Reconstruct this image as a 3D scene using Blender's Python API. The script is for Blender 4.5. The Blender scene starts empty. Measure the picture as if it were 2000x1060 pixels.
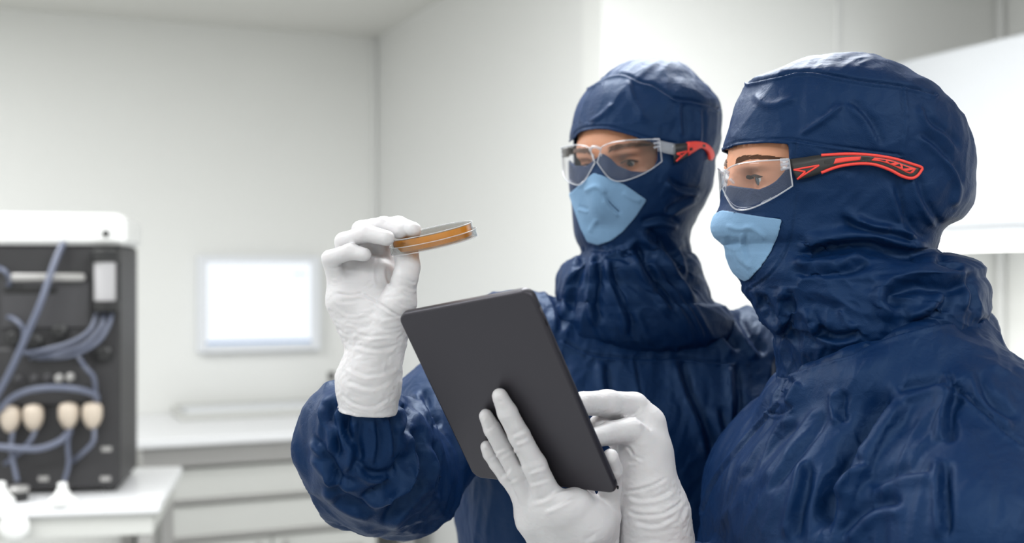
import bpy, math, random
import numpy as np
from mathutils import Vector, Matrix

scene = bpy.context.scene
COL = scene.collection
F = 42.0 / 36.0 * 2000.0          # focal length in picture widths of 2000
CZ = 1.50                          # camera height


def P(px, py, Y):
    """world point at depth Y seen at a picture position (measuring aid)"""
    return np.array(((px - 1000.0) / F * Y, Y, CZ + (530.0 - py) / F * Y))


def proj(V):
    return np.stack((1000 + F * V[:, 0] / V[:, 1], 530 - F * (V[:, 2] - CZ) / V[:, 1]), 1)


# ------------------------------------------------------------------ materials
def lin(c):
    return tuple(((x / 255) / 12.92 if x / 255 <= 0.04045 else ((x / 255 + 0.055) / 1.055) ** 2.4) for x in c)


def new_mat(name):
    m = bpy.data.materials.new(name)
    m.use_nodes = True
    nt = m.node_tree
    return m, nt, nt.nodes['Principled BSDF']


def pmat(name, col, rough=0.5, metal=0.0, spec=0.5, bump=None, emit=None, var=None, **kw):
    """principled material; bump=(scale,strength,distance,[stretch]); var=(scale,amount) mild colour variation"""
    m, nt, b = new_mat(name)
    c = (*lin(col), 1)
    b.inputs['Base Color'].default_value = c
    b.inputs['Roughness'].default_value = rough
    b.inputs['Metallic'].default_value = metal
    b.inputs['Specular IOR Level'].default_value = spec
    for k, v in kw.items():
        b.inputs[k.replace('_', ' ')].default_value = v
    tc = nt.nodes.new('ShaderNodeTexCoord')
    if bump:
        n = nt.nodes.new('ShaderNodeTexNoise')
        n.inputs['Scale'].default_value = bump[0]
        n.inputs['Detail'].default_value = 5
        src = tc.outputs['Object']
        if len(bump) > 3:
            mp = nt.nodes.new('ShaderNodeMapping')
            mp.inputs['Scale'].default_value = bump[3]
            nt.links.new(src, mp.inputs['Vector'])
            src = mp.outputs['Vector']
        nt.links.new(src, n.inputs['Vector'])
        bp = nt.nodes.new('ShaderNodeBump')
        bp.inputs['Strength'].default_value = bump[1]
        bp.inputs['Distance'].default_value = bump[2]
        nt.links.new(n.outputs['Fac'], bp.inputs['Height'])
        nt.links.new(bp.outputs['Normal'], b.inputs['Normal'])
    if var:
        n2 = nt.nodes.new('ShaderNodeTexNoise')
        n2.inputs['Scale'].default_value = var[0]
        n2.inputs['Detail'].default_value = 4
        nt.links.new(tc.outputs['Object'], n2.inputs['Vector'])
        mx = nt.nodes.new('ShaderNodeMix')
        mx.data_type = 'RGBA'
        mx.inputs['A'].default_value = tuple(x * (1 - var[1]) for x in c[:3]) + (1,)
        mx.inputs['B'].default_value = tuple(min(1, x * (1 + var[1])) for x in c[:3]) + (1,)
        nt.links.new(n2.outputs['Fac'], mx.inputs['Factor'])
        nt.links.new(mx.outputs['Result'], b.inputs['Base Color'])
    if emit:
        b.inputs['Emission Color'].default_value = (*lin(emit[0]), 1)
        b.inputs['Emission Strength'].default_value = emit[1]
    return m


def fresnel(nt, ior):
    """schlick reflectance, the same from both sides of a thin sheet"""
    lw = nt.nodes.new('ShaderNodeLayerWeight'); lw.inputs['Blend'].default_value = 0.5
    pw = nt.nodes.new('ShaderNodeMath'); pw.operation = 'POWER'; pw.inputs[1].default_value = 5
    ma = nt.nodes.new('ShaderNodeMath'); ma.operation = 'MULTIPLY_ADD'
    f0 = ((ior - 1) / (ior + 1)) ** 2
    ma.inputs[1].default_value = 1 - f0; ma.inputs[2].default_value = f0
    nt.links.new(lw.outputs['Facing'], pw.inputs[0]); nt.links.new(pw.outputs[0], ma.inputs[0])
    return ma.outputs[0]


def clear_plastic(name, tint=(0.96, 0.97, 0.99), ior=1.5, rough=0.02, white=0.0):
    """thin clear plastic: see-through with fresnel reflections"""
    m = bpy.data.materials.new(name)
    m.use_nodes = True
    nt = m.node_tree
    nt.nodes.clear()
    out = nt.nodes.new('ShaderNodeOutputMaterial')
    mix = nt.nodes.new('ShaderNodeMixShader')
    tr = nt.nodes.new('ShaderNodeBsdfTransparent')
    gl = nt.nodes.new('ShaderNodeBsdfGlossy')
    fr = fresnel(nt, ior)
    tr.inputs['Color'].default_value = (*tint, 1)
    gl.inputs['Roughness'].default_value = rough
    nt.links.new(fr, mix.inputs['Fac'])
    nt.links.new(tr.outputs['BSDF'], mix.inputs[1])
    nt.links.new(gl.outputs['BSDF'], mix.inputs[2])
    last = mix.outputs['Shader']
    if white:                                   # light scattered in a moulded edge
        m2 = nt.nodes.new('ShaderNodeMixShader'); m2.inputs['Fac'].default_value = white
        df = nt.nodes.new('ShaderNodeBsdfDiffuse'); df.inputs['Color'].default_value = (0.82, 0.84, 0.88, 1)
        nt.links.new(last, m2.inputs[1]); nt.links.new(df.outputs[0], m2.inputs[2]); last = m2.outputs[0]
    nt.links.new(last, out.inputs['Surface'])
    return m


M = {}


def fabric(name, col, rough, weave, wstr, sheen=0.25, sheen_col=(90, 130, 210)):
    """woven synthetic cloth: fine weave bump, soft sheen"""
    m, nt, b = new_mat(name)
    tc = nt.nodes.new('ShaderNodeTexCoord')
    b.inputs['Base Color'].default_value = (*lin(col), 1)
    b.inputs['Roughness'].default_value = rough
    b.inputs['Specular IOR Level'].default_value = 0.34
    b.inputs['Specular Tint'].default_value = (0.42, 0.66, 1.0, 1)
    b.inputs['Sheen Weight'].default_value = sheen
    b.inputs['Sheen Roughness'].default_value = 0.45
    b.inputs['Sheen Tint'].default_value = (*lin(sheen_col), 1)
    n = nt.nodes.new('ShaderNodeTexNoise')
    n.inputs['Scale'].default_value = 70
    n.inputs['Detail'].default_value = 6
    n.inputs['Roughness'].default_value = 0.62
    n.inputs['Distortion'].default_value = 0.6
    nt.links.new(tc.outputs['Object'], n.inputs['Vector'])
    bp = nt.nodes.new('ShaderNodeBump')
    bp.inputs['Strength'].default_value = wstr
    bp.inputs['Distance'].default_value = 0.004
    nt.links.new(n.outputs['Fac'], bp.inputs['Height'])
    w = nt.nodes.new('ShaderNodeTexWave')
    w.inputs['Scale'].default_value = weave
    w.bands_direction = 'DIAGONAL'
    nt.links.new(tc.outputs['Object'], w.inputs['Vector'])
    bp2 = nt.nodes.new('ShaderNodeBump')
    bp2.inputs['Strength'].default_value = 0.12
    bp2.inputs['Distance'].default_value = 0.0006
    nt.links.new(w.outputs['Fac'], bp2.inputs['Height'])
    nt.links.new(bp.outputs['Normal'], bp2.inputs['Normal'])
    nt.links.new(bp2.outputs['Normal'], b.inputs['Normal'])
    return m


M['navy'] = fabric('navy_nylon', (2, 29, 65), 0.50, 420, 0.35, 0.05)
M['mask'] = fabric('pale_blue_cloth', (112, 144, 174), 0.8, 500, 0.25, 0.1, (200, 220, 240))
M['glove'] = pmat('white_glove_latex', (200, 198, 200), 0.48, spec=0.35, bump=(60, 0.22, 0.004), Subsurface_Weight=0.08, Subsurface_Scale=0.01)
M['skin'] = pmat('skin', (204, 146, 115), 0.5, spec=0.35, bump=(400, 0.12, 0.001), var=(40, 0.08), Subsurface_Weight=0.15, Subsurface_Scale=0.006)
M['brow'] = pmat('brow_hair', (92, 62, 44), 0.7)
M['lash'] = pmat('lash_hair', (38, 28, 26), 0.7)
M['eyewhite'] = pmat('eye_white', (225, 220, 214), 0.15)
M['iris'] = pmat('iris_blue_grey', (84, 100, 110), 0.12, var=(300, 0.3))
M['pupil'] = pmat('pupil', (8, 8, 9), 0.08)
M['lens'] = clear_plastic('clear_lens', (0.965, 0.965, 0.98), 1.42)
M['lens_edge'] = clear_plastic('lens_edge', (0.96, 0.965, 0.98), 2.0, 0.12, 0.35)
M['hinge_clear'] = clear_plastic('clear_hinge', (0.93, 0.94, 0.97), 1.6, 0.12, 0.18)
M['black_plastic'] = pmat('black_plastic', (30, 30, 31), 0.42, bump=(300, 0.1, 0.0006))
M['red'] = pmat('red_rubber', (226, 62, 52), 0.5)
M['tablet'] = pmat('dark_grey_aluminium', (58, 56, 62), 0.38, metal=0.55, bump=(900, 0.05, 0.0004))
M['tablet_glass'] = pmat('screen_glass', (12, 12, 14), 0.08)
M['hole'] = pmat('port_black', (9, 9, 10), 0.4)
M['agar'] = None
M['dish'] = clear_plastic('clear_dish', (0.93, 0.935, 0.93), 1.45, 0.04)
M['wall'] = pmat('wall_paint', (236, 236, 233), 0.55, spec=0.3, bump=(60, 0.03, 0.002), var=(1.5, 0.012))
M['wall_b'] = pmat('wall_panel', (228, 228, 226), 0.4, spec=0.4, var=(1.2, 0.012))
M['ceil'] = pmat('ceiling_panel', (222, 221, 216), 0.6, var=(2, 0.015))
M['floor'] = pmat('vinyl_floor', (176, 178, 178), 0.35, var=(30, 0.05))
M['white_metal'] = pmat('white_enamel', (232, 234, 238), 0.35)
M['bench_top'] = pmat('bench_laminate', (238, 238, 240), 0.3, var=(20, 0.01))
M['grey_metal'] = pmat('grey_metal', (168, 166, 164), 0.35, metal=0.3, var=(8, 0.03))
M['pale_metal'] = pmat('pale_grey_enamel', (206, 206, 202), 0.4)
M['dark_case'] = pmat('charcoal_case', (43, 42, 44), 0.5, var=(20, 0.1))
M['dark_case2'] = pmat('charcoal_panel', (58, 57, 60), 0.45)
M['tube'] = pmat('blue_grey_tubing', (104, 110, 130), 0.35, Transmission_Weight=0.2)
M['cream_knob'] = pmat('cream_plastic', (196, 182, 166), 0.45)
M['white_plastic'] = pmat('white_plastic', (240, 240, 238), 0.35)
M['screen'] = pmat('lit_screen', (10, 10, 12), 0.3, emit=((244, 249, 255), 1.12))
M['lightbar'] = pmat('lamp_tube', (255, 255, 255), 0.3, emit=((255, 255, 250), 3.0))
M['screen_bar'] = pmat('screen_bar', (10, 10, 12), 0.3, emit=((150, 178, 214), 1.0))
M['screen_ink'] = pmat('screen_ink', (10, 10, 12), 0.3, emit=((196, 212, 235), 1.0))


# ------------------------------------------------------------------ objects
def link(name, me, mat=None, parent=None, smooth=True):
    o = bpy.data.objects.new(name, me)
    COL.objects.link(o)
    if mat is not None:
        me.materials.append(mat)
    if parent is not None:
        o.parent = parent
        o.matrix_parent_inverse = parent.matrix_world.inverted()
    if smooth and len(me.polygons):
        me.polygons.foreach_set('use_smooth', [True] * len(me.polygons))
    return o


def mesh_np(name, V, Fq, mat=None, parent=None, smooth=True, sub=0):
    me = bpy.data.meshes.new(name)
    V = np.asarray(V, dtype=np.float64)
    if isinstance(Fq, np.ndarray):
        k = Fq.shape[1]
        me.vertices.add(len(V))
        me.vertices.foreach_set('co', V.astype(np.float32).ravel())
        me.loops.add(Fq.size)
        me.loops.foreach_set('vertex_index', Fq.astype(np.int32).ravel())
        me.polygons.add(len(Fq))
        me.polygons.foreach_set('loop_start', np.arange(0, Fq.size, k, dtype=np.int32))
        me.polygons.foreach_set('loop_total', np.full(len(Fq), k, dtype=np.int32))
        me.update(calc_edges=True)
        me.validate()
    else:
        me.from_pydata([tuple(v) for v in V], [], [tuple(f) for f in Fq])
        me.update()
    o = link(name, me, mat, parent, smooth)
    if sub:
        md = o.modifiers.new('sub', 'SUBSURF')
        md.levels = sub
        md.render_levels = sub
    return o


def empty(name, loc, label=None, cat=None, group=None):
    o = bpy.data.objects.new(name, None)
    COL.objects.link(o)
    o.location = loc
    o.empty_display_size = 0.05
    bpy.context.view_layer.update()
    tag(o, label, cat, group)
    return o


def tag(o, label=None, cat=None, group=None, kind=None):
    if label: o['label'] = label
    if cat: o['category'] = cat
    if group: o['group'] = group
    if kind: o['kind'] = kind
    return o


class MB:
    """collects simple solids into one mesh"""
    def __init__(s):
        s.v = []; s.f = []

    def add(s, v, f):
        n = len(s.v)
        s.v += [tuple(map(float, p)) for p in v]
        s.f += [tuple(i + n for i in q) for q in f]
        return s

    def box(s, c, d, R=None, bevel=0.0):
        x, y, z = (k / 2 for k in d)
        if bevel <= 0:
            pts = [(a * x, b * y, e * z) for a in (-1, 1) for b in (-1, 1) for e in (-1, 1)]
            fs = [(0, 1, 3, 2), (4, 6, 7, 5), (0, 4, 5, 1), (2, 3, 7, 6), (0, 2, 6, 4), (1, 5, 7, 3)]
        else:
            b_ = min(bevel, x * .99, y * .99, z * .99)
            pts = []; idx = {}
            for a in (-1, 1):
                for b in (-1, 1):
                    for e in (-1, 1):
                        for ax in range(3):
                            p = [a * (x - b_), b * (y - b_), e * (z - b_)]
                            p[ax] = (a * x, b * y, e * z)[ax]
                            idx[(a, b, e, ax)] = len(pts); pts.append(tuple(p))
            fs = []
            for ax in range(3):
                o1, o2 = [(1, 2), (2, 0), (0, 1)][ax]
                for sg in (-1, 1):
                    q = []
                    for (u, w) in ((-1, -1), (1, -1), (1, 1), (-1, 1)):
                        k = [0, 0, 0]; k[ax] = sg; k[o1] = u; k[o2] = w
                        q.append(idx[(k[0], k[1], k[2], ax)])
                    fs.append(tuple(q) if sg > 0 else tuple(q[::-1]))
            for ax in range(3):          # edge strips along ax
                o1, o2 = [(1, 2), (2, 0), (0, 1)][ax]
                for u in (-1, 1):
                    for w in (-1, 1):
                        k0 = [0, 0, 0]; k0[ax] = -1; k0[o1] = u; k0[o2] = w
                        k1 = list(k0); k1[ax] = 1
                        q = (idx[(*k0, o1)], idx[(*k1, o1)], idx[(*k1, o2)], idx[(*k0, o2)])
                        fs.append(q if u * w < 0 else q[::-1])
            for a in (-1, 1):
                for b in (-1, 1):
                    for e in (-1, 1):
                        t = tuple(idx[(a, b, e, ax)] for ax in range(3))
                        fs.append(t if a * b * e > 0 else t[::-1])
        pts = np.array(pts, float)
        if R is not None:
            pts = pts @ np.asarray(R).T
        return s.add(pts + np.array(c, float), fs)

    def tube(s, pts, r, n=12, caps=True):
        pts = np.array(pts, float)
        rs = np.full(len(pts), r, float) if np.isscalar(r) else np.array(r, float)
        t = np.gradient(pts, axis=0)
        t /= np.linalg.norm(t, axis=1)[:, None] + 1e-12
        up = np.array((0.13, 0.21, 1.0)); up /= np.linalg.norm(up)
        if abs(t[0] @ up) > 0.9: up = np.array((1.0, 0.1, 0.2))
        u = up - t[0] * (up @ t[0]); u /= np.linalg.norm(u)
        V = []
        for i in range(len(pts)):
            u = u - t[i] * (u @ t[i]); u /= np.linalg.norm(u)
            w = np.cross(t[i], u)
            for k in range(n):
                a = 2 * math.pi * k / n
                V.append(pts[i] + rs[i] * (math.cos(a) * u + math.sin(a) * w))
        fs = []
        for i in range(len(pts) - 1):
            for k in range(n):
                k2 = (k + 1) % n
                fs.append((i * n + k, i * n + k2, (i + 1) * n + k2, (i + 1) * n + k))
        if caps:
            fs.append(tuple(range(n))[::-1]); fs.append(tuple((len(pts) - 1) * n + k for k in range(n)))
        return s.add(V, fs)

    def lathe(s, c, prof, axis=(0, 0, 1), n=32, close=False):
        """prof: list of (radius, height) turned about axis through c"""
        ax = np.array(axis, float); ax /= np.linalg.norm(ax)
        u = np.cross(ax, (0.3, 1, 0.2) if abs(ax[1]) < .8 else (1, 0.2, 0.1)); u /= np.linalg.norm(u)
        w = np.cross(ax, u)
        V = []; fs = []
        for (r, h) in prof:
            for k in range(n):
                a = 2 * math.pi * k / n
                V.append(np.array(c) + ax * h + r * (math.cos(a) * u + math.sin(a) * w))
        m = len(prof)
        for i in range(m if close else m - 1):
            j = (i + 1) % m
            for k in range(n):
                k2 = (k + 1) % n
                fs.append((i * n + k, i * n + k2, j * n + k2, j * n + k))
        if not close:
            if prof[0][0] > 1e-6: fs.append(tuple(range(n))[::-1])
            if prof[-1][0] > 1e-6: fs.append(tuple((m - 1) * n + k for k in range(n)))
        return s.add(V, fs)

    def sheet(s, top, thick):
        """closed slab: outline of 3d points, thickened along vector"""
        top = np.array(top, float); n = len(top)
        V = list(top) + list(top + np.array(thick))
        fs = [tuple(range(n)), tuple(range(2 * n - 1, n - 1, -1))]
        for k in range(n):
            k2 = (k + 1) % n
            fs.append((k, k + n, k2 + n, k2))
        return s.add(V, fs)

    def build(s, name, mat, parent=None, smooth=False, sub=0, bevel=0):
        o = mesh_np(name, np.array(s.v), s.f, mat, parent, smooth, sub)
        me = o.data
        import bmesh
        bm = bmesh.new(); bm.from_mesh(me)
        bmesh.ops.recalc_face_normals(bm, faces=bm.faces)
        bm.to_mesh(me); bm.free()
        if bevel:
            md = o.modifiers.new('bev', 'BEVEL'); md.width = bevel; md.segments = 2; md.limit_method = 'ANGLE'
        return o


def spline(pts, n):
    """catmull-rom through pts (any dimension)"""
    p = np.array(pts, float)
    if len(p) < 3:
        t = np.linspace(0, 1, n)[:, None]
        return p[0] * (1 - t) + p[-1] * t
    p = np.vstack((2 * p[0] - p[1], p, 2 * p[-1] - p[-2]))
    m = len(p) - 3
    out = []
    for u in np.linspace(0, m - 1e-6, n):
        i = int(u); t = u - i
        a, b, c, d = p[i], p[i + 1], p[i + 2], p[i + 3]
        out.append(0.5 * (2 * b + (c - a) * t + (2 * a - 5 * b + 4 * c - d) * t * t + (3 * b - a - 3 * c + d) * t ** 3))
    return np.array(out)


# ------------------------------------------------------------------ distance-field modelling
def smin(a, b, k):
    if k <= 0: return np.minimum(a, b)
    h = np.clip(k - np.abs(a - b), 0, None) / k
    return np.minimum(a, b) - h * h * h * k / 6.0


class Field:
    def __init__(s, xs, ys, zs):
        s.xs, s.ys, s.zs = (np.asarray(a, np.float32) for a in (xs, ys, zs))
        s.D = np.full((len(xs), len(ys), len(zs)), 0.5, np.float32)

    @staticmethod
    def uniform(lo, hi, h):
        return Field(*[np.arange(lo[i], hi[i] + h, h) for i in range(3)])

    def win(s, lo, hi):
        sl = []
        for a, l, h in zip((s.xs, s.ys, s.zs), lo, hi):
            i = max(int(np.searchsorted(a, l)) - 1, 0); j = min(int(np.searchsorted(a, h)) + 1, len(a))
            if j <= i: return None
            sl.append(slice(i, j))
        return tuple(sl)

    def _apply(s, fn, lo, hi, k, mode):
        w = s.win(lo, hi)
        if w is None: return
        X = s.xs[w[0]][:, None, None]; Y = s.ys[w[1]][None, :, None]; Z = s.zs[w[2]][None, None, :]
        d = fn(X, Y, Z).astype(np.float32)
        if mode == 'add': s.D[w] = smin(s.D[w], d, k)
        elif mode == 'sub': s.D[w] = -smin(-s.D[w], d, k)

    def cone(s, a, b, r1, r2=None, k=0.01, mode='add', flat=None):
        """tapered capsule; flat=(normal, factor) squeezes it along normal"""
        a = np.array(a, float); b = np.array(b, float)
        r2 = r1 if r2 is None else r2
        ba = b - a; l2 = max(float(ba @ ba), 1e-12)
        mrg = max(r1, r2) + k + 0.03
        def fn(X, Y, Z):
            px, py, pz = X - a[0], Y - a[1], Z - a[2]
            t = np.clip((px * ba[0] + py * ba[1] + pz * ba[2]) / l2, 0, 1)
            dx, dy, dz = px - ba[0] * t, py - ba[1] * t, pz - ba[2] * t
            if flat is None:
                return np.sqrt(dx * dx + dy * dy + dz * dz) - (r1 + (r2 - r1) * t)
            n, fct = flat
            q = dx * n[0] + dy * n[1] + dz * n[2]
            e = dx * dx + dy * dy + dz * dz + q * q * (1 / fct ** 2 - 1)
            return (np.sqrt(e) - (r1 + (r2 - r1) * t)) * (0.5 + 0.5 * fct)
        s._apply(fn, np.minimum(a, b) - mrg, np.maximum(a, b) + mrg, k, mode)
        return s

    def chain(s, pts, rs, k=0.01, flat=None):
        for i in range(len(pts) - 1):
            s.cone(pts[i], pts[i + 1], rs[i], rs[i + 1], k, flat=flat)
        return s

    def ell(s, c, rad, R=None, k=0.01, mode='add'):
        c = np.array(c, float); R = np.eye(3) if R is None else np.asarray(R)
        m = max(rad) + k + 0.03
        def fn(X, Y, Z):
            p = (X - c[0], Y - c[1], Z - c[2])
            q = [p[0] * R[0, i] + p[1] * R[1, i] + p[2] * R[2, i] for i in range(3)]
            k0 = np.sqrt((q[0] / rad[0]) ** 2 + (q[1] / rad[1]) ** 2 + (q[2] / rad[2]) ** 2)
            k1 = np.sqrt((q[0] / rad[0] ** 2) ** 2 + (q[1] / rad[1] ** 2) ** 2 + (q[2] / rad[2] ** 2) ** 2)
            return k0 * (k0 - 1) / np.maximum(k1, 1e-6)
        s._apply(fn, c - m, c + m, k, mode)
        return s

    def half(s, pt, n, k=0.004):
        """cut away everything on the side n points to"""
        pt = np.array(pt, float); n = np.array(n, float) / np.linalg.norm(n)
        d = ((s.xs[:, None, None] - pt[0]) * n[0] + (s.ys[None, :, None] - pt[1]) * n[1] + (s.zs[None, None, :] - pt[2]) * n[2]).astype(np.float32)
        s.D = -smin(-s.D, -d, k)
        return s

    def mesh(s, smooth=2):
        D = s.D
        ins = D < 0
        nx, ny, nz = D.shape
        cnt = np.zeros((nx - 1, ny - 1, nz - 1), np.int8)
        for i in (0, 1):
            for j in (0, 1):
                for k in (0, 1):
                    cnt += ins[i:nx - 1 + i, j:ny - 1 + j, k:nz - 1 + k]
        act = (cnt > 0) & (cnt < 8)
        I, J, K = np.nonzero(act)
        idx = np.full(act.shape, -1, np.int64); idx[I, J, K] = np.arange(len(I))
        acc = np.zeros((len(I), 3)); num = np.zeros(len(I))
        cs = (s.xs.astype(float), s.ys.astype(float), s.zs.astype(float))
        corners = [(i, j, k) for i in (0, 1) for j in (0, 1) for k in (0, 1)]
        for c0 in corners:
            for ax in range(3):
                if c0[ax]: continue
                c1 = list(c0); c1[ax] = 1
                d0 = D[I + c0[0], J + c0[1], K + c0[2]].astype(float); d1 = D[I + c1[0], J + c1[1], K + c1[2]].astype(float)
                cr = (d0 < 0) != (d1 < 0)
                t = np.where(cr, d0 / np.where(cr, d0 - d1, 1), 0)
                p0 = np.stack((cs[0][I + c0[0]], cs[1][J + c0[1]], cs[2][K + c0[2]]), 1)
                p1 = np.stack((cs[0][I + c1[0]], cs[1][J + c1[1]], cs[2][K + c1[2]]), 1)
                acc += np.where(cr[:, None], p0 + (p1 - p0) * t[:, None], 0); num += cr
        V = acc / num[:, None]
        quads = []
        for ax in range(3):
            sl0 = [slice(None)] * 3; sl1 = [slice(None)] * 3
            sl0[ax] = slice(0, -1); sl1[ax] = slice(1, None)
            a0 = ins[tuple(sl0)]; a1 = ins[tuple(sl1)]
            ch = a0 != a1
            o1, o2 = (ax + 1) % 3, (ax + 2) % 3
            e = np.array(np.nonzero(ch)).T
            ok = (e[:, o1] > 0) & (e[:, o2] > 0) & (e[:, o1] < D.shape[o1] - 1) & (e[:, o2] < D.shape[o2] - 1)
            e = e[ok]
            fl = a0[tuple(e.T)]
            def cell(d1, d2):
                q = e.copy(); q[:, o1] += d1; q[:, o2] += d2
                return idx[q[:, 0], q[:, 1], q[:, 2]]
            q = np.stack((cell(-1, -1), cell(0, -1), cell(0, 0), cell(-1, 0)), 1)
            q[~fl] = q[~fl][:, ::-1]
            quads.append(q)
        Q = np.vstack(quads)
        Q = Q[(Q >= 0).all(1)]
        for _ in range(smooth):
            V = lap(V, Q, 0.5)
        return V, Q


def edges_of(Q):
    k = Q.shape[1]
    E = np.vstack([np.stack((Q[:, i], Q[:, (i + 1) % k]), 1) for i in range(k)])
    E.sort(axis=1)
    key = E[:, 0] * (Q.max() + 1) + E[:, 1]
    _, u = np.unique(key, return_index=True)
    return E[u]


def nb_avg(V, E, n=None):
    n = len(V)
    deg = np.bincount(E.ravel(), minlength=n).astype(float)
    out = np.empty_like(V)
    i = np.concatenate((E[:, 0], E[:, 1])); j = np.concatenate((E[:, 1], E[:, 0]))
    for c in range(V.shape[1]):
        out[:, c] = np.bincount(i, weights=V[j, c], minlength=n)
    return out / np.maximum(deg, 1)[:, None]


def lap(V, Q, a):
    return V + a * (nb_avg(V, edges_of(Q)) - V)


def normals(V, Q):
    a = V[Q[:, 2]] - V[Q[:, 0]]; b = V[Q[:, 3]] - V[Q[:, 1]]
    fn = np.cross(a, b)
    N = np.zeros_like(V)
    for c in range(3):
        N[:, c] = sum(np.bincount(Q[:, k], weights=fn[:, c], minlength=len(V)) for k in range(4))
    return N / (np.linalg.norm(N, axis=1)[:, None] + 1e-12)


# vectorised gradient noise
_rng = np.random.default_rng(11)
_perm = _rng.permutation(512); _grad = _rng.normal(size=(512, 3)); _grad /= np.linalg.norm(_grad, axis=1)[:, None]


def noise(Pn):
    i = np.floor(Pn).astype(int); f = Pn - i
    u = f * f * f * (f * (f * 6 - 15) + 10)
    out = 0
    for a in (0, 1):
        for b in (0, 1):
            for c in (0, 1):
                h = _perm[(_perm[(_perm[(i[:, 0] + a) & 511] + i[:, 1] + b) & 511] + i[:, 2] + c) & 511]
                g = _grad[h]
                d = ((f - (a, b, c)) * g).sum(1)
                w = (u[:, 0] if a else 1 - u[:, 0]) * (u[:, 1] if b else 1 - u[:, 1]) * (u[:, 2] if c else 1 - u[:, 2])
                out = out + w * d
    return out


def crumple(V, Q, grow=0.1, iters=160, bend=0.22, anchor=0.002, lim=0.012, seed=0, axis=None, amount=None, noise_amp=0.0015, nscale=45.0):
    """cloth with too much material: edges want to be longer than the form they hang on, so it buckles into folds"""
    E = edges_of(Q)
    N = normals(V, Q)
    V0 = V.copy()
    L0 = np.linalg.norm(V[E[:, 1]] - V[E[:, 0]], axis=1)
    d0 = (V[E[:, 1]] - V[E[:, 0]]) / (L0[:, None] + 1e-9)
    g = np.full(len(E), grow)
    if axis is not None:
        c = np.abs(d0 @ np.array(axis, float)) ** 2
        g = grow * (0.25 + 0.75 * c)
    if amount is not None:
        g = g * 0.5 * (amount[E[:, 0]] + amount[E[:, 1]])
    am = 1.0 if amount is None else amount[:, None]
    rs = np.random.default_rng(seed); off = rs.uniform(0, 100, 3)
    V = V + N * (noise(V * nscale + off) + 0.5 * noise(V * nscale * 2.1 + off))[:, None] * noise_amp * 2 * am
    n = len(V)
    deg = np.bincount(E.ravel(), minlength=n).astype(float)
    i = np.concatenate((E[:, 0], E[:, 1]))
    j = np.concatenate((E[:, 1], E[:, 0]))

    def L(D):
        A = np.empty_like(D)
        for ax in range(3): A[:, ax] = np.bincount(i, weights=D[j, ax], minlength=n)
        return D - A / deg[:, None]
    am1 = np.ones(n) if amount is None else np.clip(amount, 0.2, 1.5)
    for it in range(iters):
        tgt = L0 * (1 + g * min(1, (it + 1) / (iters * 0.3)))
        d = V[E[:, 1]] - V[E[:, 0]]
        l = np.sqrt((d * d).sum(1)) + 1e-9
        c = d * (0.5 * (l - tgt) / l)[:, None]
        for ax in range(3):
            V[:, ax] += 2.0 * (np.bincount(E[:, 0], weights=c[:, ax], minlength=n) - np.bincount(E[:, 1], weights=c[:, ax], minlength=n)) / deg
        D = V - V0
        D -= bend * L(L(D))
        D *= 1 - anchor
        nd = (D * N).sum(1)
        cl = np.where(nd > 0, lim * am1 * np.tanh(nd / (lim * am1)), 0.6 * lim * am1 * np.tanh(nd / (0.6 * lim * am1)))
        D += N * (cl - nd)[:, None] * 0.3
        V = V0 + D
    return V


def creases(V, Q, d, across, along, amp, seed, amount=None, warp=0.35):
    """sharp-crested folds running along direction d: across / along = folds per metre"""
    N = normals(V, Q)
    d = np.array(d, float); d /= np.linalg.norm(d)
    u = np.cross(d, (0.37, 0.21, 0.9)); u /= np.linalg.norm(u); w = np.cross(d, u)
    off = np.random.default_rng(seed).uniform(0, 200, 3)
    q = np.stack((V @ d * along, V @ u * across, V @ w * across), 1)
    wv = np.stack([noise(q * 0.6 + off + 17 * k) for k in range(3)], 1)
    q = q + wv * warp * 3
    n1 = 1 - np.abs(noise(q + off)) * 2.6
    n2 = 1 - np.abs(noise(q * 1.9 + off + 50)) * 2.6
    g = 0.5 + 0.9 * noise(V * 9 + off)                       # folds come and go
    h = (n1 - 0.55) * np.clip(g, 0.1, 1) + 0.35 * (n2 - 0.55) * np.clip(1.2 - g, 0.2, 1)
    if amount is not None: h = h * amount
    return V + N * (amp * h)[:, None]


def stroke_dist(px, pts):
    """distance of picture points to a polyline, signed side, and position 0..1 along it"""
    best = np.full(len(px), 1e9); side = np.zeros(len(px)); along = np.zeros(len(px))
    seg = np.linalg.norm(np.diff(pts, axis=0), axis=1); tot = seg.sum(); acc = 0
    for a, b, l in zip(pts[:-1], pts[1:], seg):
        ab = b - a
        t = np.clip(((px - a) @ ab) / max(l * l, 1e-9), 0, 1)
        q = a + t[:, None] * ab
        d = np.hypot(*(px - q).T)
        m = d < best
        best[m] = d[m]
        cr = ab[0] * (px[:, 1] - a[1]) - ab[1] * (px[:, 0] - a[0])
        side[m] = np.sign(cr)[m]; along[m] = ((acc + t * l) / tot)[m]
        acc += l
    return best, side, along


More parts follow.
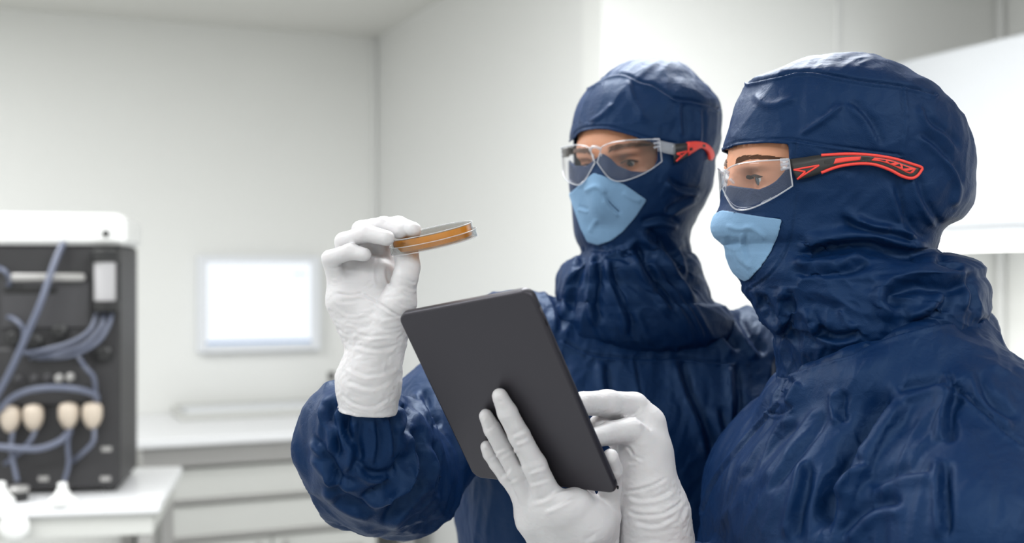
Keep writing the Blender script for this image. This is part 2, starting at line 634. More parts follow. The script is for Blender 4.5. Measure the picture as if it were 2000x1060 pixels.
def folds(V, Q, strokes, yr=(0, 9), facing=True):
    """model single folds and seams of the cloth along measured lines"""
    N = normals(V, Q)
    px = proj(V)
    vis = (V[:, 1] > yr[0]) & (V[:, 1] < yr[1])
    if facing:
        view = V - np.array((0, 0, CZ)); view /= np.linalg.norm(view, axis=1)[:, None]
        vis &= (N * view).sum(1) < 0.15
    D = np.zeros(len(V))
    for s in strokes:
        kind, w, amp, pts = s
        pts = spline(pts, max(10, 6 * len(pts)))
        lo = pts.min(0) - 4 * w; hi = pts.max(0) + 4 * w
        m = vis & (px > lo).all(1) & (px < hi).all(1)
        if not m.any(): continue
        d, sd, al = stroke_dist(px[m], pts)
        tp = np.clip(al / 0.18, 0, 1) * np.clip((1 - al) / 0.18, 0, 1) if kind[0] != 's' else np.ones(len(al))
        tp = tp * tp * (3 - 2 * tp)
        x = d / w
        if kind == 'ridge': v = np.exp(-x * x)
        elif kind == 'valley': v = -np.exp(-x * x)
        elif kind == 'fold': v = sd * x * np.exp(-x * x * 0.9) * 1.8          # valley on one side, ridge on the other
        elif kind == 'crease': v = -np.exp(-x * 1.6) + 0.55 * np.exp(-(x - 1.6) ** 2)
        elif kind == 'seam': v = -np.exp(-x * x) + 0.8 * np.exp(-((sd * x - 1.7) ** 2) * 1.2)
        D[m] += amp * v * tp
    return V + N * D[:, None]


def pchip(x, y, xi):
    x = np.asarray(x, float); y = np.asarray(y, float)
    h = np.diff(x); dl = np.diff(y) / h
    m = np.zeros(len(x))
    for i in range(1, len(x) - 1):
        if dl[i - 1] * dl[i] > 0:
            w1 = 2 * h[i] + h[i - 1]; w2 = h[i] + 2 * h[i - 1]
            m[i] = (w1 + w2) / (w1 / dl[i - 1] + w2 / dl[i])
    m[0] = dl[0]; m[-1] = dl[-1]
    k = np.clip(np.searchsorted(x, xi) - 1, 0, len(h) - 1)
    t = (xi - x[k]) / h[k]
    return ((2 * t ** 3 - 3 * t ** 2 + 1) * y[k] + (t ** 3 - 2 * t ** 2 + t) * h[k] * m[k]
            + (-2 * t ** 3 + 3 * t ** 2) * y[k + 1] + (t ** 3 - t ** 2) * h[k] * m[k + 1])


def loft(rows, nr, nt, egg=0.0, expo=2.2):
    """rows: (py, px_left, px_right, depth, half_depth) cross-sections stacked down the figure"""
    R = np.array(rows, float)
    s = np.sqrt(R[:, 0] - R[0, 0])
    # rows spaced evenly along the outline
    ss = np.linspace(0, s[-1], 600)
    yy = R[0, 0] + ss ** 2
    tabs = [pchip(s, R[:, c], ss) for c in range(1, 5)]
    arc = np.concatenate(([0], np.cumsum(np.hypot(np.diff(yy), 0.5 * np.hypot(np.diff(tabs[0]), np.diff(tabs[1]))))))
    si = np.interp(np.linspace(0, arc[-1], nr), arc, ss)
    y = R[0, 0] + si ** 2
    xl, xr, Yc, b = (pchip(s, R[:, c], si) for c in range(1, 5))
    th = np.linspace(0, 2 * np.pi, nt, endpoint=False)
    ct, st = np.cos(th), np.sin(th)
    cx = np.sign(ct) * np.abs(ct) ** (2 / expo); sy = np.sign(st) * np.abs(st) ** (2 / expo)
    V = np.zeros((nr, nt, 3))
    for i in range(nr):
        X0 = (xl[i] - 1000) / F * Yc[i]; X1 = (xr[i] - 1000) / F * Yc[i]
        V[i, :, 0] = (X0 + X1) / 2 + (X1 - X0) / 2 * cx
        V[i, :, 1] = Yc[i] + b[i] * sy * (1 + egg * cx)
        V[i, :, 2] = CZ + (530 - y[i]) / F * Yc[i]
    idx = np.arange(nr * nt).reshape(nr, nt)
    Q = np.stack((idx[:-1], np.roll(idx[:-1], -1, 1), np.roll(idx[1:], -1, 1), idx[1:]), -1).reshape(-1, 4)
    V = V.reshape(-1, 3)
    # outward orientation
    N = normals(V, Q); c = V.mean(0)
    if ((V - c) * N).sum() < 0: Q = Q[:, ::-1].copy()
    return V, Q


from mathutils.bvhtree import BVHTree


def bvh(V, Q):
    return BVHTree.FromPolygons([tuple(v) for v in V], [tuple(int(i) for i in q) for q in Q])


def keep_inside(V, tree, gap, sel):
    """draw points of a body back under the cloth that covers it"""
    V = V.copy()
    for k in np.nonzero(sel)[0]:
        loc, nrm, _, d = tree.find_nearest(Vector(V[k]))
        if loc is None: continue
        sd = (Vector(V[k]) - loc).dot(nrm)
        if sd > -gap: V[k] = np.array(loc - nrm * gap)
    return V


def even_rim(V, Q, n=4):
    """even out the free edges of a piece of cloth"""
    E = np.vstack([np.stack((Q[:, i], Q[:, (i + 1) % 4]), 1) for i in range(4)])
    key = np.sort(E, 1); k = key[:, 0] * (len(V) + 1) + key[:, 1]
    _, inv, cnt = np.unique(k, return_inverse=True, return_counts=True)
    B = np.unique(np.sort(E[cnt[inv] == 1], 1), axis=0)
    on = np.zeros(len(V), bool); on[B.ravel()] = True
    for _ in range(n):
        A = nb_avg(V, B, len(V)); V = V.copy()
        V[on] = 0.4 * V[on] + 0.6 * A[on]
    inner = edges_of(Q)
    for _ in range(2):                       # let the cloth next to the edge follow
        A = nb_avg(V, inner, len(V)); near = np.zeros(len(V), bool); near[inner[on[inner].any(1)].ravel()] = True
        near &= ~on; V[near] = 0.5 * V[near] + 0.5 * A[near]
    return V


def snap_outline(V, polys, reach, sel):
    """move points close to a seam line onto it, so that the cut follows it cleanly"""
    px = proj(V); V = V.copy()
    best = np.full(len(V), 1e9); tgt = px.copy()
    for poly in polys:
        p = np.array(poly + [poly[0]], float)
        for a, b in zip(p[:-1], p[1:]):
            ab = b - a; t = np.clip(((px - a) @ ab) / max(ab @ ab, 1e-9), 0, 1)
            q = a + t[:, None] * ab; d = np.hypot(*(px - q).T)
            m = d < best
            best[m] = d[m]; tgt[m] = q[m]
    m = (best < reach) & sel
    Y = V[m, 1]
    V[m] = np.stack(((tgt[m, 0] - 1000) / F * Y, Y, CZ + (530 - tgt[m, 1]) / F * Y), 1)
    return V


def inside_poly(px, poly):
    poly = np.array(poly, float); c = np.zeros(len(px), bool); j = len(poly) - 1
    for i in range(len(poly)):
        xi, yi = poly[i]; xj, yj = poly[j]
        m = ((yi > px[:, 1]) != (yj > px[:, 1])) & (px[:, 0] < (xj - xi) * (px[:, 1] - yi) / (yj - yi + 1e-12) + xi)
        c ^= m; j = i
    return c


def sub_faces(V, Q, keep):
    q = Q[keep]
    u, inv = np.unique(q.ravel(), return_inverse=True)
    return V[u], inv.reshape(q.shape), u


def subdivide(V, Q):
    """split every quad in four (positions interpolated, then softened)"""
    E = edges_of(Q)
    n = len(V)
    key = {}
    mx = n
    ek = E[:, 0] * mx + E[:, 1]
    order = np.argsort(ek); eks = ek[order]
    def eid(a, b):
        lo = np.minimum(a, b); hi = np.maximum(a, b)
        return order[np.searchsorted(eks, lo * mx + hi)]
    Vm = 0.5 * (V[E[:, 0]] + V[E[:, 1]])
    Vf = V[Q].mean(1)
    e = [eid(Q[:, k], Q[:, (k + 1) % 4]) + n for k in range(4)]
    f = np.arange(len(Q)) + n + len(E)
    Q2 = np.vstack([np.stack((Q[:, k], e[k], f, e[(k - 1) % 4]), 1) for k in range(4)])
    V2 = np.vstack((V, Vm, Vf))
    return lap(V2, Q2, 0.35), Q2

# ================================================================== ROOM
U = np.array((0.917, 0.398, 0)); U /= np.linalg.norm(U)
W = np.array((-U[1], U[0], 0))            # towards the far wall
O = np.array((-0.61, 5.38, 0))            # far corner on the floor
RM = np.stack((U, W, (0, 0, 1)), 1)       # room axes as columns
CEIL = 2.55


def rp(x, y, z):
    return O + U * x + W * y + np.array((0, 0, z))


def ray_plane(px, py, pt, n):
    d = np.array(((px - 1000) / F, 1, (530 - py) / F)); c = np.array((0, 0, CZ))
    t = ((np.array(pt) - c) @ n) / (d @ n)
    return c + d * t


def rbox(name, lo, hi, mat, parent=None, bevel=0.0, mb=None):
    lo = np.array(lo, float); hi = np.array(hi, float)
    m = mb or MB()
    m.box(rp(*((lo + hi) / 2)), np.abs(hi - lo), RM, bevel)
    return m if mb is not None else m.build(name, mat, parent)


def struct(o):
    o['kind'] = 'structure'
    return o


T = 0.12
XL, XR, YB = -3.6, 1.5, -7.6
struct(rbox('floor', (XL - T, YB - T, -0.1), (XR + T, T, 0), M['floor']))
struct(rbox('ceiling', (XL - T, YB - T, CEIL), (XR + T, T, CEIL + 0.1), M['ceil']))
struct(rbox('wall_back', (XL - T, 0, 0), (T, T, CEIL), M['wall']))
struct(rbox('wall_side', (0, -2.17 + T, 0), (T, 0, CEIL), M['wall_b']))
struct(rbox('wall_right', (0, -2.17, 0), (XR + T, -2.17 + T, CEIL), M['wall']))
struct(rbox('wall_far_right', (XR, YB, 0), (XR + T, -2.17, CEIL), M['wall']))
struct(rbox('wall_left', (XL - T, YB, 0), (XL, 0, CEIL), M['wall']))
struct(rbox('wall_front', (XL - T, YB - T, 0), (XR + T, YB, CEIL), M['wall']))
# cover strips on the panel joints
struct(rbox('trim_1', (-0.022, -0.022, 0), (0, 0, CEIL), M['wall_b'], bevel=0.008))
cx = 0
pt = ray_plane(1636, 300, rp(0, -2.17, 0), W)
xs = (pt - O) @ U
struct(rbox('trim_2', (xs - 0.012, -2.176, 0), (xs + 0.012, -2.17, CEIL), M['wall_b'], bevel=0.003))
struct(rbox('trim_3', (XR - 0.03, -2.2, 0), (XR, -2.17, CEIL), M['wall_b'], bevel=0.008))
pt = ray_plane(228, 300, rp(0, 0, 0), W)

# ------------------------------------------------------------------ wall screen
pA = rp(0, -0.045, 0)


def wa(px, py, off=0.0):
    """room coordinates of a point on the far wall"""
    p = ray_plane(px, py, rp(0, -off, 0), W) - O
    return p @ U, p[2]


x0, _ = wa(386, 600, 0.05); x1, _ = wa(627, 600, 0.05)
_, z1 = wa(500, 499, 0.05); _, z0 = wa(500, 686, 0.05)
xm = (x0 + x1) / 2
mon = empty('wall_monitor', rp(xm, 0, z0), 'pale framed flat monitor with a lit white screen on the far wall above the bench', 'monitor')
s0, _ = wa(404, 600, 0.05); s1, _ = wa(608, 600, 0.05)
_, t1 = wa(500, 513, 0.05); _, t0 = wa(500, 671, 0.05)
fr = MB()
rbox('', (x0, -0.05, z0), (s0, -0.005, z1), None, mb=fr)
rbox('', (s1, -0.05, z0), (x1, -0.005, z1), None, mb=fr)
rbox('', (s0, -0.05, t1), (s1, -0.005, z1), None, mb=fr)
rbox('', (s0, -0.05, z0), (s1, -0.005, t0), None, mb=fr)
fr.build('bezel', M['white_metal'], mon, bevel=0.004)
scr = rbox('screen', (s0, -0.04, t0), (s1, -0.01, t1), M['screen'], mon)
rbox('task_bar', (s0, -0.042, t0), (s1, -0.04, t0 + 0.012), M['screen_bar'], scr)
for k in range(3):
    rbox('screen_icon', (s1 - 0.075 + k * 0.02, -0.0415, t1 - 0.055), (s1 - 0.062 + k * 0.02, -0.04, t1 - 0.042), M['screen_ink'], scr)
rbox('wall_bracket', (xm - 0.06, -0.006, z0 + 0.1), (xm + 0.06, 0, z0 + 0.22), M['grey_metal'], mon)

# ------------------------------------------------------------------ bench below it
BX0, BX1, BY = -1.129, -0.06, -0.8
bench = empty('lab_bench', rp((BX0 + BX1) / 2, BY / 2, 0), 'white topped laboratory bench on grey metal legs below the wall monitor', 'bench')
rbox('worktop', (BX0, BY, 0.875), (BX1, -0.005, 0.905), M['bench_top'], bench, bevel=0.004)
rl = MB()
rbox('', (BX0 + 0.03, BY + 0.03, 0.80), (BX1 - 0.03, BY + 0.06, 0.875), None, mb=rl)
rbox('', (BX0 + 0.03, -0.06, 0.80), (BX1 - 0.03, -0.03, 0.875), None, mb=rl)
rbox('', (BX0 + 0.03, BY + 0.06, 0.80), (BX0 + 0.06, -0.06, 0.875), None, mb=rl)
rbox('', (BX1 - 0.06, BY + 0.06, 0.80), (BX1 - 0.03, -0.06, 0.875), None, mb=rl)
rl.build('rail', M['grey_metal'], bench)
for (lx, ly) in ((BX0 + 0.05, BY + 0.05), (BX1 - 0.05, BY + 0.05), (BX0 + 0.05, -0.05), (BX1 - 0.05, -0.05)):
    lg = rbox('leg', (lx - 0.025, ly - 0.025, 0.02), (lx + 0.025, ly + 0.025, 0.80), M['grey_metal'], bench, bevel=0.003)
    MB().lathe(rp(lx, ly, 0), [(0.022, 0), (0.03, 0.006), (0.03, 0.02), (0.015, 0.022)], n=16).build('foot', M['black_plastic'], lg)

cab = empty('bench_cabinet', rp(-0.6, -0.4, 0), 'pale grey drawer cabinet standing under the white bench', 'cabinet')
CX0, CX1, CY = BX0 + 0.085, BX1 - 0.16, BY + 0.075
rbox('body', (CX0, CY, 0.06), (CX1, -0.1, 0.795), M['pale_metal'], cab, bevel=0.003)
rbox('plinth', (CX0 + 0.02, CY + 0.04, 0), (CX1 - 0.02, -0.12, 0.06), M['grey_metal'], cab)
for (za, zb) in ((0.665, 0.785), (0.53, 0.65)):
    dr = rbox('drawer', (CX0 + 0.008, CY - 0.02, za), (CX1 - 0.008, CY, zb), M['pale_metal'], cab, bevel=0.003)
    rbox('drawer_pull', (CX0 + 0.02, CY - 0.034, za - 0.003), (CX1 - 0.02, CY - 0.02, za + 0.012), M['grey_metal'], dr, bevel=0.003)
mid = (CX0 + CX1) / 2
for (xa, xb, hx) in ((CX0 + 0.008, mid - 0.003, mid - 0.05), (mid + 0.003, CX1 - 0.008, mid + 0.05)):
    dd = rbox('door', (xa, CY - 0.02, 0.075), (xb, CY, 0.515), M['pale_metal'], cab, bevel=0.003)
    rbox('door_panel', (xa + 0.05, CY - 0.023, 0.12), (xb - 0.05, CY - 0.02, 0.46), M['grey_metal'], dd, bevel=0.002)
    rbox('door_handle', (hx - 0.006, CY - 0.045, 0.38), (hx + 0.006, CY - 0.0225, 0.50), M['grey_metal'], dd, bevel=0.004)


def on_bench(px, py, z=0.905):
    p = ray_plane(px, py, (0, 0, z), np.array((0, 0, 1.0))) - O
    return p @ U, p @ W


tx0, ty0 = on_bench(352, 822); tx1, _ = on_bench(606, 806)
tray = empty('document_tray', rp(tx0, ty0, 0.905), 'long low grey tray lying at the back of the white bench', 'tray')
rbox('base', (tx0, ty0, 0.905), (-0.16, -0.05, 0.912), M['pale_metal'], tray, bevel=0.002)
wl = MB()
rbox('', (tx0, ty0, 0.912), (-0.16, ty0 + 0.008, 0.935), None, mb=wl)
rbox('', (tx0, -0.058, 0.912), (-0.16, -0.05, 0.945), None, mb=wl)
rbox('', (tx0, ty0 + 0.008, 0.912), (tx0 + 0.008, -0.058, 0.945), None, mb=wl)
rbox('', (-0.168, ty0 + 0.008, 0.912), (-0.16, -0.058, 0.945), None, mb=wl)
wl.build('rim', M['pale_metal'], tray, bevel=0.002)
rbox('lid', (tx0 + 0.03, ty0 + 0.02, 0.912), (-0.19, -0.07, 0.938), M['white_metal'], tray, bevel=0.004)

bx, by = on_bench(634, 795)
bt = empty('stoppered_bottle', rp(bx, by, 0.905), 'small dark bottle on the bench just behind the raised navy sleeve', 'bottle')
MB().lathe(rp(bx, -0.16, 0.945), [(0.001, 0), (0.026, 0), (0.029, 0.004), (0.029, 0.06), (0.022, 0.078), (0.012, 0.086), (0.012, 0.096)], n=24).build('bottle_body', M['grey_metal'], bt, smooth=True)
MB().lathe(rp(bx, -0.16, 1.041), [(0.015, 0), (0.016, 0.003), (0.016, 0.024), (0.014, 0.027), (0.001, 0.027)], n=24).build('stopper', M['black_plastic'], bt, smooth=True)

# ------------------------------------------------------------------ instrument on its cart, left
YAW = math.radians(10)
IU = np.array((math.cos(YAW), math.sin(YAW), 0)); IW = np.array((-IU[1], IU[0], 0))
IM = np.stack((IU, IW, (0, 0, 1)), 1)
IO = P(235, 958, 3.22); IO[2] = 0.0        # right front corner of the case, on the floor
TOPZ = 0.905


def ip(x, y, z): return IO + IU * x + IW * y + np.array((0, 0, z))


def iface(px, py, off=0.0):
    """local x, z of a spot on the instrument's front"""
    p = ray_plane(px, py, IO - IW * off, IW) - IO
    return p @ IU, p[2]


def ibox(name, lo, hi, mat, parent=None, bevel=0.0, mb=None):
    lo = np.array(lo, float); hi = np.array(hi, float)
    m = mb or MB(); m.box(ip(*((lo + hi) / 2)), np.abs(hi - lo), IM, bevel)
    return m if mb is not None else m.build(name, mat, parent)


cart = empty('instrument_cart', ip(-0.3, 0.15, 0), 'white topped metal cart carrying the black instrument at the left', 'cart')
cx1, _ = iface(312, 985, 0.17)
ibox('cart_top', (-0.75, -0.17, TOPZ - 0.028), (cx1, 0.42, TOPZ), M['bench_top'], cart, bevel=0.006)
rl = MB()
ibox('', (-0.73, -0.15, TOPZ - 0.085), (cx1 - 0.02, -0.12, TOPZ - 0.028), None, mb=rl)
ibox('', (-0.73, 0.37, TOPZ - 0.085), (cx1 - 0.02, 0.40, TOPZ - 0.028), None, mb=rl)
ibox('', (cx1 - 0.05, -0.12, TOPZ - 0.085), (cx1 - 0.02, 0.37, TOPZ - 0.028), None, mb=rl)
ibox('', (-0.73, -0.12, TOPZ - 0.085), (-0.70, 0.37, TOPZ - 0.028), None, mb=rl)
rl.build('rail', M['pale_metal'], cart, bevel=0.002)
for lx in (-0.71, cx1 - 0.04):
    for ly in (-0.13, 0.38):
        lg = ibox('leg', (lx - 0.018, ly - 0.018, 0.09), (lx + 0.018, ly + 0.018, TOPZ - 0.085), M['grey_metal'], cart, bevel=0.003)
        m = MB(); m.lathe(ip(lx - 0.012, ly, 0.045), [(0.03, 0), (0.045, 0.004), (0.045, 0.02), (0.03, 0.024)], axis=IU, n=24); m.build('caster', M['black_plastic'], lg)
        m = MB(); m.box(ip(lx, ly, 0.08), (0.034, 0.03, 0.02), IM); m.build('fork', M['grey_metal'], lg)
ibox('lower_shelf', (-0.70, -0.11, 0.25), (cx1 - 0.05, 0.36, 0.27), M['pale_metal'], cart, bevel=0.002)

ins = empty('chromatography_instrument', ip(-0.27, 0.17, TOPZ), 'black laboratory instrument with looping tubes and a white unit on top', 'instrument')
_, zt = iface(120, 478)
ibox('case', (-0.56, 0, TOPZ + 0.012), (0, 0.34, zt), M['dark_case'], ins, bevel=0.008)
for fx in (-0.53, -0.03):
    for fy in (0.03, 0.31):
        MB().lathe(ip(fx, fy, TOPZ), [(0.014, 0), (0.018, 0.003), (0.018, 0.012)], n=16).build('foot', M['black_plastic'], ins)
# white unit on top
wx, wz = iface(246, 421, 0.02)
tb = ibox('top_unit', (-0.52, -0.02, zt), (wx, 0.30, wz), M['white_plastic'], ins, bevel=0.012)
kx, kz = iface(207, 456, 0.02)
MB().lathe(ip(kx, -0.0195, kz), [(0.009, 0), (0.009, 0.006), (0.007, 0.008)], axis=-IW, n=20).build('power_button', M['hole'], tb)
ibox('top_lid', (-0.50, -0.008, wz), (wx - 0.02, 0.28, wz + 0.006), M['white_plastic'], tb, bevel=0.003)


def fbox(name, pa, pb, d0, d1, mat, parent, bevel=0.003):
    xa, za = iface(*pa); xb, zb = iface(*pb)
    return ibox(name, (min(xa, xb), -d1, min(za, zb)), (max(xa, xb), -d0, max(za, zb)), mat, parent, bevel)


fbox('front_panel', (2, 545), (178, 640), -0.002, 0.008, M['dark_case2'], ins)
fbox('handle_bar', (24, 534), (170, 549), 0.02, 0.032, M['grey_metal'], ins, 0.005)
for hx in (32, 162):
    fbox('handle_post', (hx - 5, 536), (hx + 5, 547), 0.0, 0.02, M['grey_metal'], ins)
fbox('slot', (8, 560), (112, 573), 0.007, 0.010, M['hole'], ins)
fbox('valve_block', (-60, 680), (180, 790), -0.002, 0.014, M['dark_case'], ins, 0.006)
for k, (px, py) in enumerate(((70, 738), (96, 736), (118, 737), (140, 735), (40, 740))):
    x, z = iface(px, py)
    MB().lathe(ip(x, -0.013, z), [(0.011, 0), (0.011, 0.012), (0.006, 0.014), (0.006, 0.024), (0.001, 0.024)], axis=-IW, n=20).build('port_fitting', M['grey_metal'] if k in (2, 3) else M['dark_case2'], ins, smooth=False)
for px, py in ((118, 470 + 178), (30, 660), (70, 668), (205, 690)):
    x, z = iface(px, py)
    MB().lathe(ip(x, 0.001, z), [(0.02, 0), (0.02, 0.018), (0.013, 0.022), (0.001, 0.022)], axis=-IW, n=24).build('valve_dial', M['black_plastic'], ins)
# glass column at the upper right
x, z0_ = iface(209, 606); _, z1_ = iface(209, 586); _, z2_ = iface(209, 512); _, z3_ = iface(209, 486)
cy = -0.035
col = MB().lathe(ip(x, cy, z0_), [(0.001, 0), (0.034, 0), (0.036, 0.003), (0.036, z1_ - z0_ - 0.002), (0.03, z1_ - z0_)], n=28).build('column_base', M['black_plastic'], ins)
MB().lathe(ip(x, cy, z1_), [(0.001, 0), (0.028, 0), (0.028, z2_ - z1_), (0.001, z2_ - z1_)], n=28).build('glass_tube', pmat('frosted_glass', (176, 174, 176), 0.25), ins, smooth=False)
MB().lathe(ip(x, cy, z2_), [(0.03, 0), (0.037, 0.004), (0.037, z3_ - z2_ - 0.006), (0.022, z3_ - z2_), (0.001, z3_ - z2_)], n=28).build('column_cap', M['black_plastic'], ins)
ibox('column_bracket', (x - 0.012, -0.02, z0_ + 0.005), (x + 0.012, 0.001, z1_), M['black_plastic'], ins)
# cream pump heads
for px, py in ((25, 815), (70, 812), (138, 808), (184, 808)):
    x, z = iface(px, py)
    pm = MB().lathe(ip(x, 0, z - 0.036), [(0.006, 0), (0.014, 0.006), (0.022, 0.02), (0.026, 0.034), (0.026, 0.056), (0.02, 0.066), (0.008, 0.07), (0.001, 0.07)], n=24)
    pm.v = [tuple(np.array(v) - IW * 0.03) for v in pm.v]
    hd = pm.build('pump_head', M['cream_knob'], ins, smooth=True)
    MB().lathe(ip(x, 0.001, z), [(0.014, 0), (0.014, 0.02)], axis=-IW, n=16).build('pump_mount', M['grey_metal'], hd)


def tube(pts, r, name='tubing', mat=None):
    """pts: (px, py, distance in front of the case)"""
    q = []
    for (px, py, off) in pts:
        x, z = iface(px, py, off); q.append(ip(x, -off, z))
    return MB().tube(spline(q, 12 * len(q)), r, 12).build(name, mat or M['tube'], ins, smooth=True)


tube([(124, 474, 0.03), (106, 515, 0.06), (80, 590, 0.09), (52, 655, 0.09), (20, 725, 0.08), (-20, 800, 0.05), (-40, 850, 0.0)], 0.0085)
tube([(-40, 850, 0.01), (8, 790, 0.06), (45, 766, 0.075), (95, 757, 0.08), (150, 760, 0.07), (186, 772, 0.04), (188, 790, 0.02)], 0.0085)
tube([(-30, 868, 0.02), (20, 874, 0.06), (75, 876, 0.07), (115, 862, 0.06), (137, 842, 0.03)], 0.0085)
tube([(48, 690, 0.015), (85, 684, 0.05), (140, 668, 0.06), (175, 645, 0.05), (190, 612, 0.03)], 0.006)
tube([(60, 698, 0.015), (110, 690, 0.055), (165, 672, 0.06), (196, 640, 0.05), (204, 612, 0.03)], 0.006)
tube([(75, 700, 0.015), (140, 694, 0.05), (190, 668, 0.06), (212, 635, 0.05), (218, 612, 0.03)], 0.006)
tube([(150, 690, 0.015), (165, 715, 0.05), (182, 735, 0.05), (186, 760, 0.04), (186, 785, 0.03)], 0.006)
tube([(14, 618, 0.0), (32, 626, 0.03), (46, 645, 0.04), (42, 680, 0.0)], 0.006)
tube([(-5, 522, 0.0), (10, 530, 0.03), (20, 548, 0.02), (16, 560, 0.0)], 0.006)
tube([(184, 836, 0.03), (182, 862, 0.045), (160, 886, 0.04), (140, 902, 0.0)], 0.006)
tube([(138, 836, 0.03), (132, 865, 0.04), (134, 905, 0.03), (124, 945, 0.03)], 0.006)
tube([(70, 838, 0.03), (58, 862, 0.045), (30, 890, 0.04), (10, 905, 0.0)], 0.006)
tube([(25, 840, 0.03), (22, 880, 0.045), (34, 940, 0.06)], 0.006)
for px, py in ((198, 877), (196, 935), (75, 935)):
    fbox('label_plate', (px, py - 5), (px + 20, py + 4), -0.001, 0.003, M['grey_metal'], ins, 0.001)

# white funnel caps standing on the cart in front of the instrument
def cap(px, py, label):
    p = ray_plane(px, py, (0, 0, TOPZ), np.array((0, 0, 1.0)))
    t = empty('sample_cap', p, label, 'cap', 'white caps on the cart')
    MB().lathe(p, [(0.001, 0), (0.034, 0), (0.036, 0.004), (0.036, 0.012), (0.024, 0.02), (0.016, 0.034), (0.014, 0.036)], n=28).build('skirt', M['white_plastic'], t)
    MB().lathe(p + np.array((0, 0, 0.036)), [(0.012, 0), (0.012, 0.016), (0.009, 0.019), (0.001, 0.019)], n=24).build('nozzle', M['white_plastic'], t)
    return t


cap(122, 984, 'white conical cap on the cart right of the other, below the tubes')
cap(2, 982, 'white conical cap on the cart cut by the left edge of the picture')
p = ray_plane(36, 978, (0, 0, TOPZ), np.array((0, 0, 1.0)))
jr = empty('small_jar', p, 'small black lidded jar on the cart between two white caps', 'jar')
MB().lathe(p, [(0.001, 0), (0.022, 0), (0.024, 0.003), (0.024, 0.022), (0.02, 0.026)], n=24).build('jar_body', M['black_plastic'], jr)
MB().lathe(p + np.array((0, 0, 0.026)), [(0.001, 0), (0.027, 0), (0.027, 0.009), (0.024, 0.012), (0.001, 0.012)], n=24).build('jar_lid', M['grey_metal'], jr)
# white knob on the cart's front rail
x, z = iface(36, 1024, 0.15)
kb = MB().lathe(ip(x, -0.15, z), [(0.012, 0), (0.012, 0.02), (0.03, 0.024), (0.036, 0.034), (0.034, 0.046), (0.02, 0.054), (0.001, 0.055)], axis=-IW, n=28)
kb.build('rail_knob', M['white_plastic'], cart, smooth=True)

# ------------------------------------------------------------------ laminar flow cabinet, right
lc = empty('flow_cabinet', rp(1.25, -3.2, 1.575), 'large white wall mounted flow cabinet with a lamp strip along its lower edge', 'cabinet')
FX, FY0, FY1, FZ0, FZ1 = 0.995, -4.6, -2.175, 1.61, 2.15
rbox('housing', (FX, FY0, FZ0), (XR, FY1, FZ1), M['white_metal'], lc, bevel=0.006)
rbox('front_sash', (FX - 0.02, FY0, FZ0 + 0.02), (FX, FY1, FZ0 + 0.2), M['white_metal'], lc, bevel=0.004)
lb = rbox('lamp_housing', (FX + 0.01, FY0 + 0.02, FZ0 - 0.012), (FX + 0.12, FY1, FZ0), M['white_metal'], lc)
rbox('lamp_strip', (FX + 0.005, FY0 + 0.03, FZ0 - 0.05), (FX + 0.10, FY1 - 0.02, FZ0 - 0.012), M['lightbar'], lc, bevel=0.01)

# ================================================================== PEOPLE
def rotz(a):
    c, s = math.cos(a), math.sin(a)
    return np.array(((c, -s, 0), (s, c, 0), (0, 0, 1)))


def rotx(a):
    c, s = math.cos(a), math.sin(a)
    return np.array(((1, 0, 0), (0, c, -s), (0, s, c)))


def head_axes(face, pitch, roll=0.0):
    """head frame columns: x to the wearer's right hand side seen from behind, y forward, z up; face = direction of the nose in plan"""
    yaw_ = math.atan2(-face[0], face[1])
    c, s = math.cos(roll), math.sin(roll)
    RY = np.array(((c, 0, s), (0, 1, 0), (-s, 0, c)))
    return rotz(yaw_) @ rotx(pitch) @ RY


def hood_mesh(rows, egg, opening, mask, mirror, nr=84, nt=96, expo=2.3, pre=None, strokes=(), crump=None, yr=(0, 9), creas=()):
    V, Q = loft(rows, nr, nt, egg, expo)
    if pre is not None: V = pre(V)
    for k, (gr, lim, its) in enumerate(CR_HOOD):
        V = crumple(V, Q, grow=gr, lim=lim, iters=its, amount=crump(proj(V)), seed=3 + k, noise_amp=lim * 0.15, nscale=30 * 2 ** k)
        if k < len(CR_HOOD) - 1:
            V, Q = subdivide(V, Q)
    am = crump(proj(V))
    for (d, ac, al, amp, mode) in creas:
        px = proj(V)
        mk_ = np.clip((px[:, 1] - mode[0]) / mode[1], 0, 1) if mode[1] > 0 else np.clip((mode[0] - px[:, 1]) / -mode[1], 0, 1)
        V = creases(V, Q, d, ac, al, amp, int(ac * 7 + al), mk_ * np.where(am < 0.2, 0.25, 1))
    V = folds(V, Q, strokes, yr)
    return V, Q


def shell(V, Q, t):
    """two-sided cloth of thickness t with closed rims"""
    N = normals(V, Q); n = len(V)
    V2 = np.vstack((V, V - N * t))
    E = np.vstack([np.stack((Q[:, i], Q[:, (i + 1) % 4]), 1) for i in range(4)])
    key = np.sort(E, 1); k = key[:, 0] * (n + 1) + key[:, 1]
    u, inv, cnt = np.unique(k, return_inverse=True, return_counts=True)
    B = E[cnt[inv] == 1]
    rim = np.stack((B[:, 1], B[:, 0], B[:, 0] + n, B[:, 1] + n), 1)
    return V2, np.vstack((Q, Q[:, ::-1] + n, rim))


CR_HOOD = ((0.13, 0.007, 140), (0.13, 0.0035, 100), (0.08, 0.0015, 40))
CR_SUIT = ((0.11, 0.010, 130), (0.08, 0.0035, 80), (0.05, 0.0010, 30))


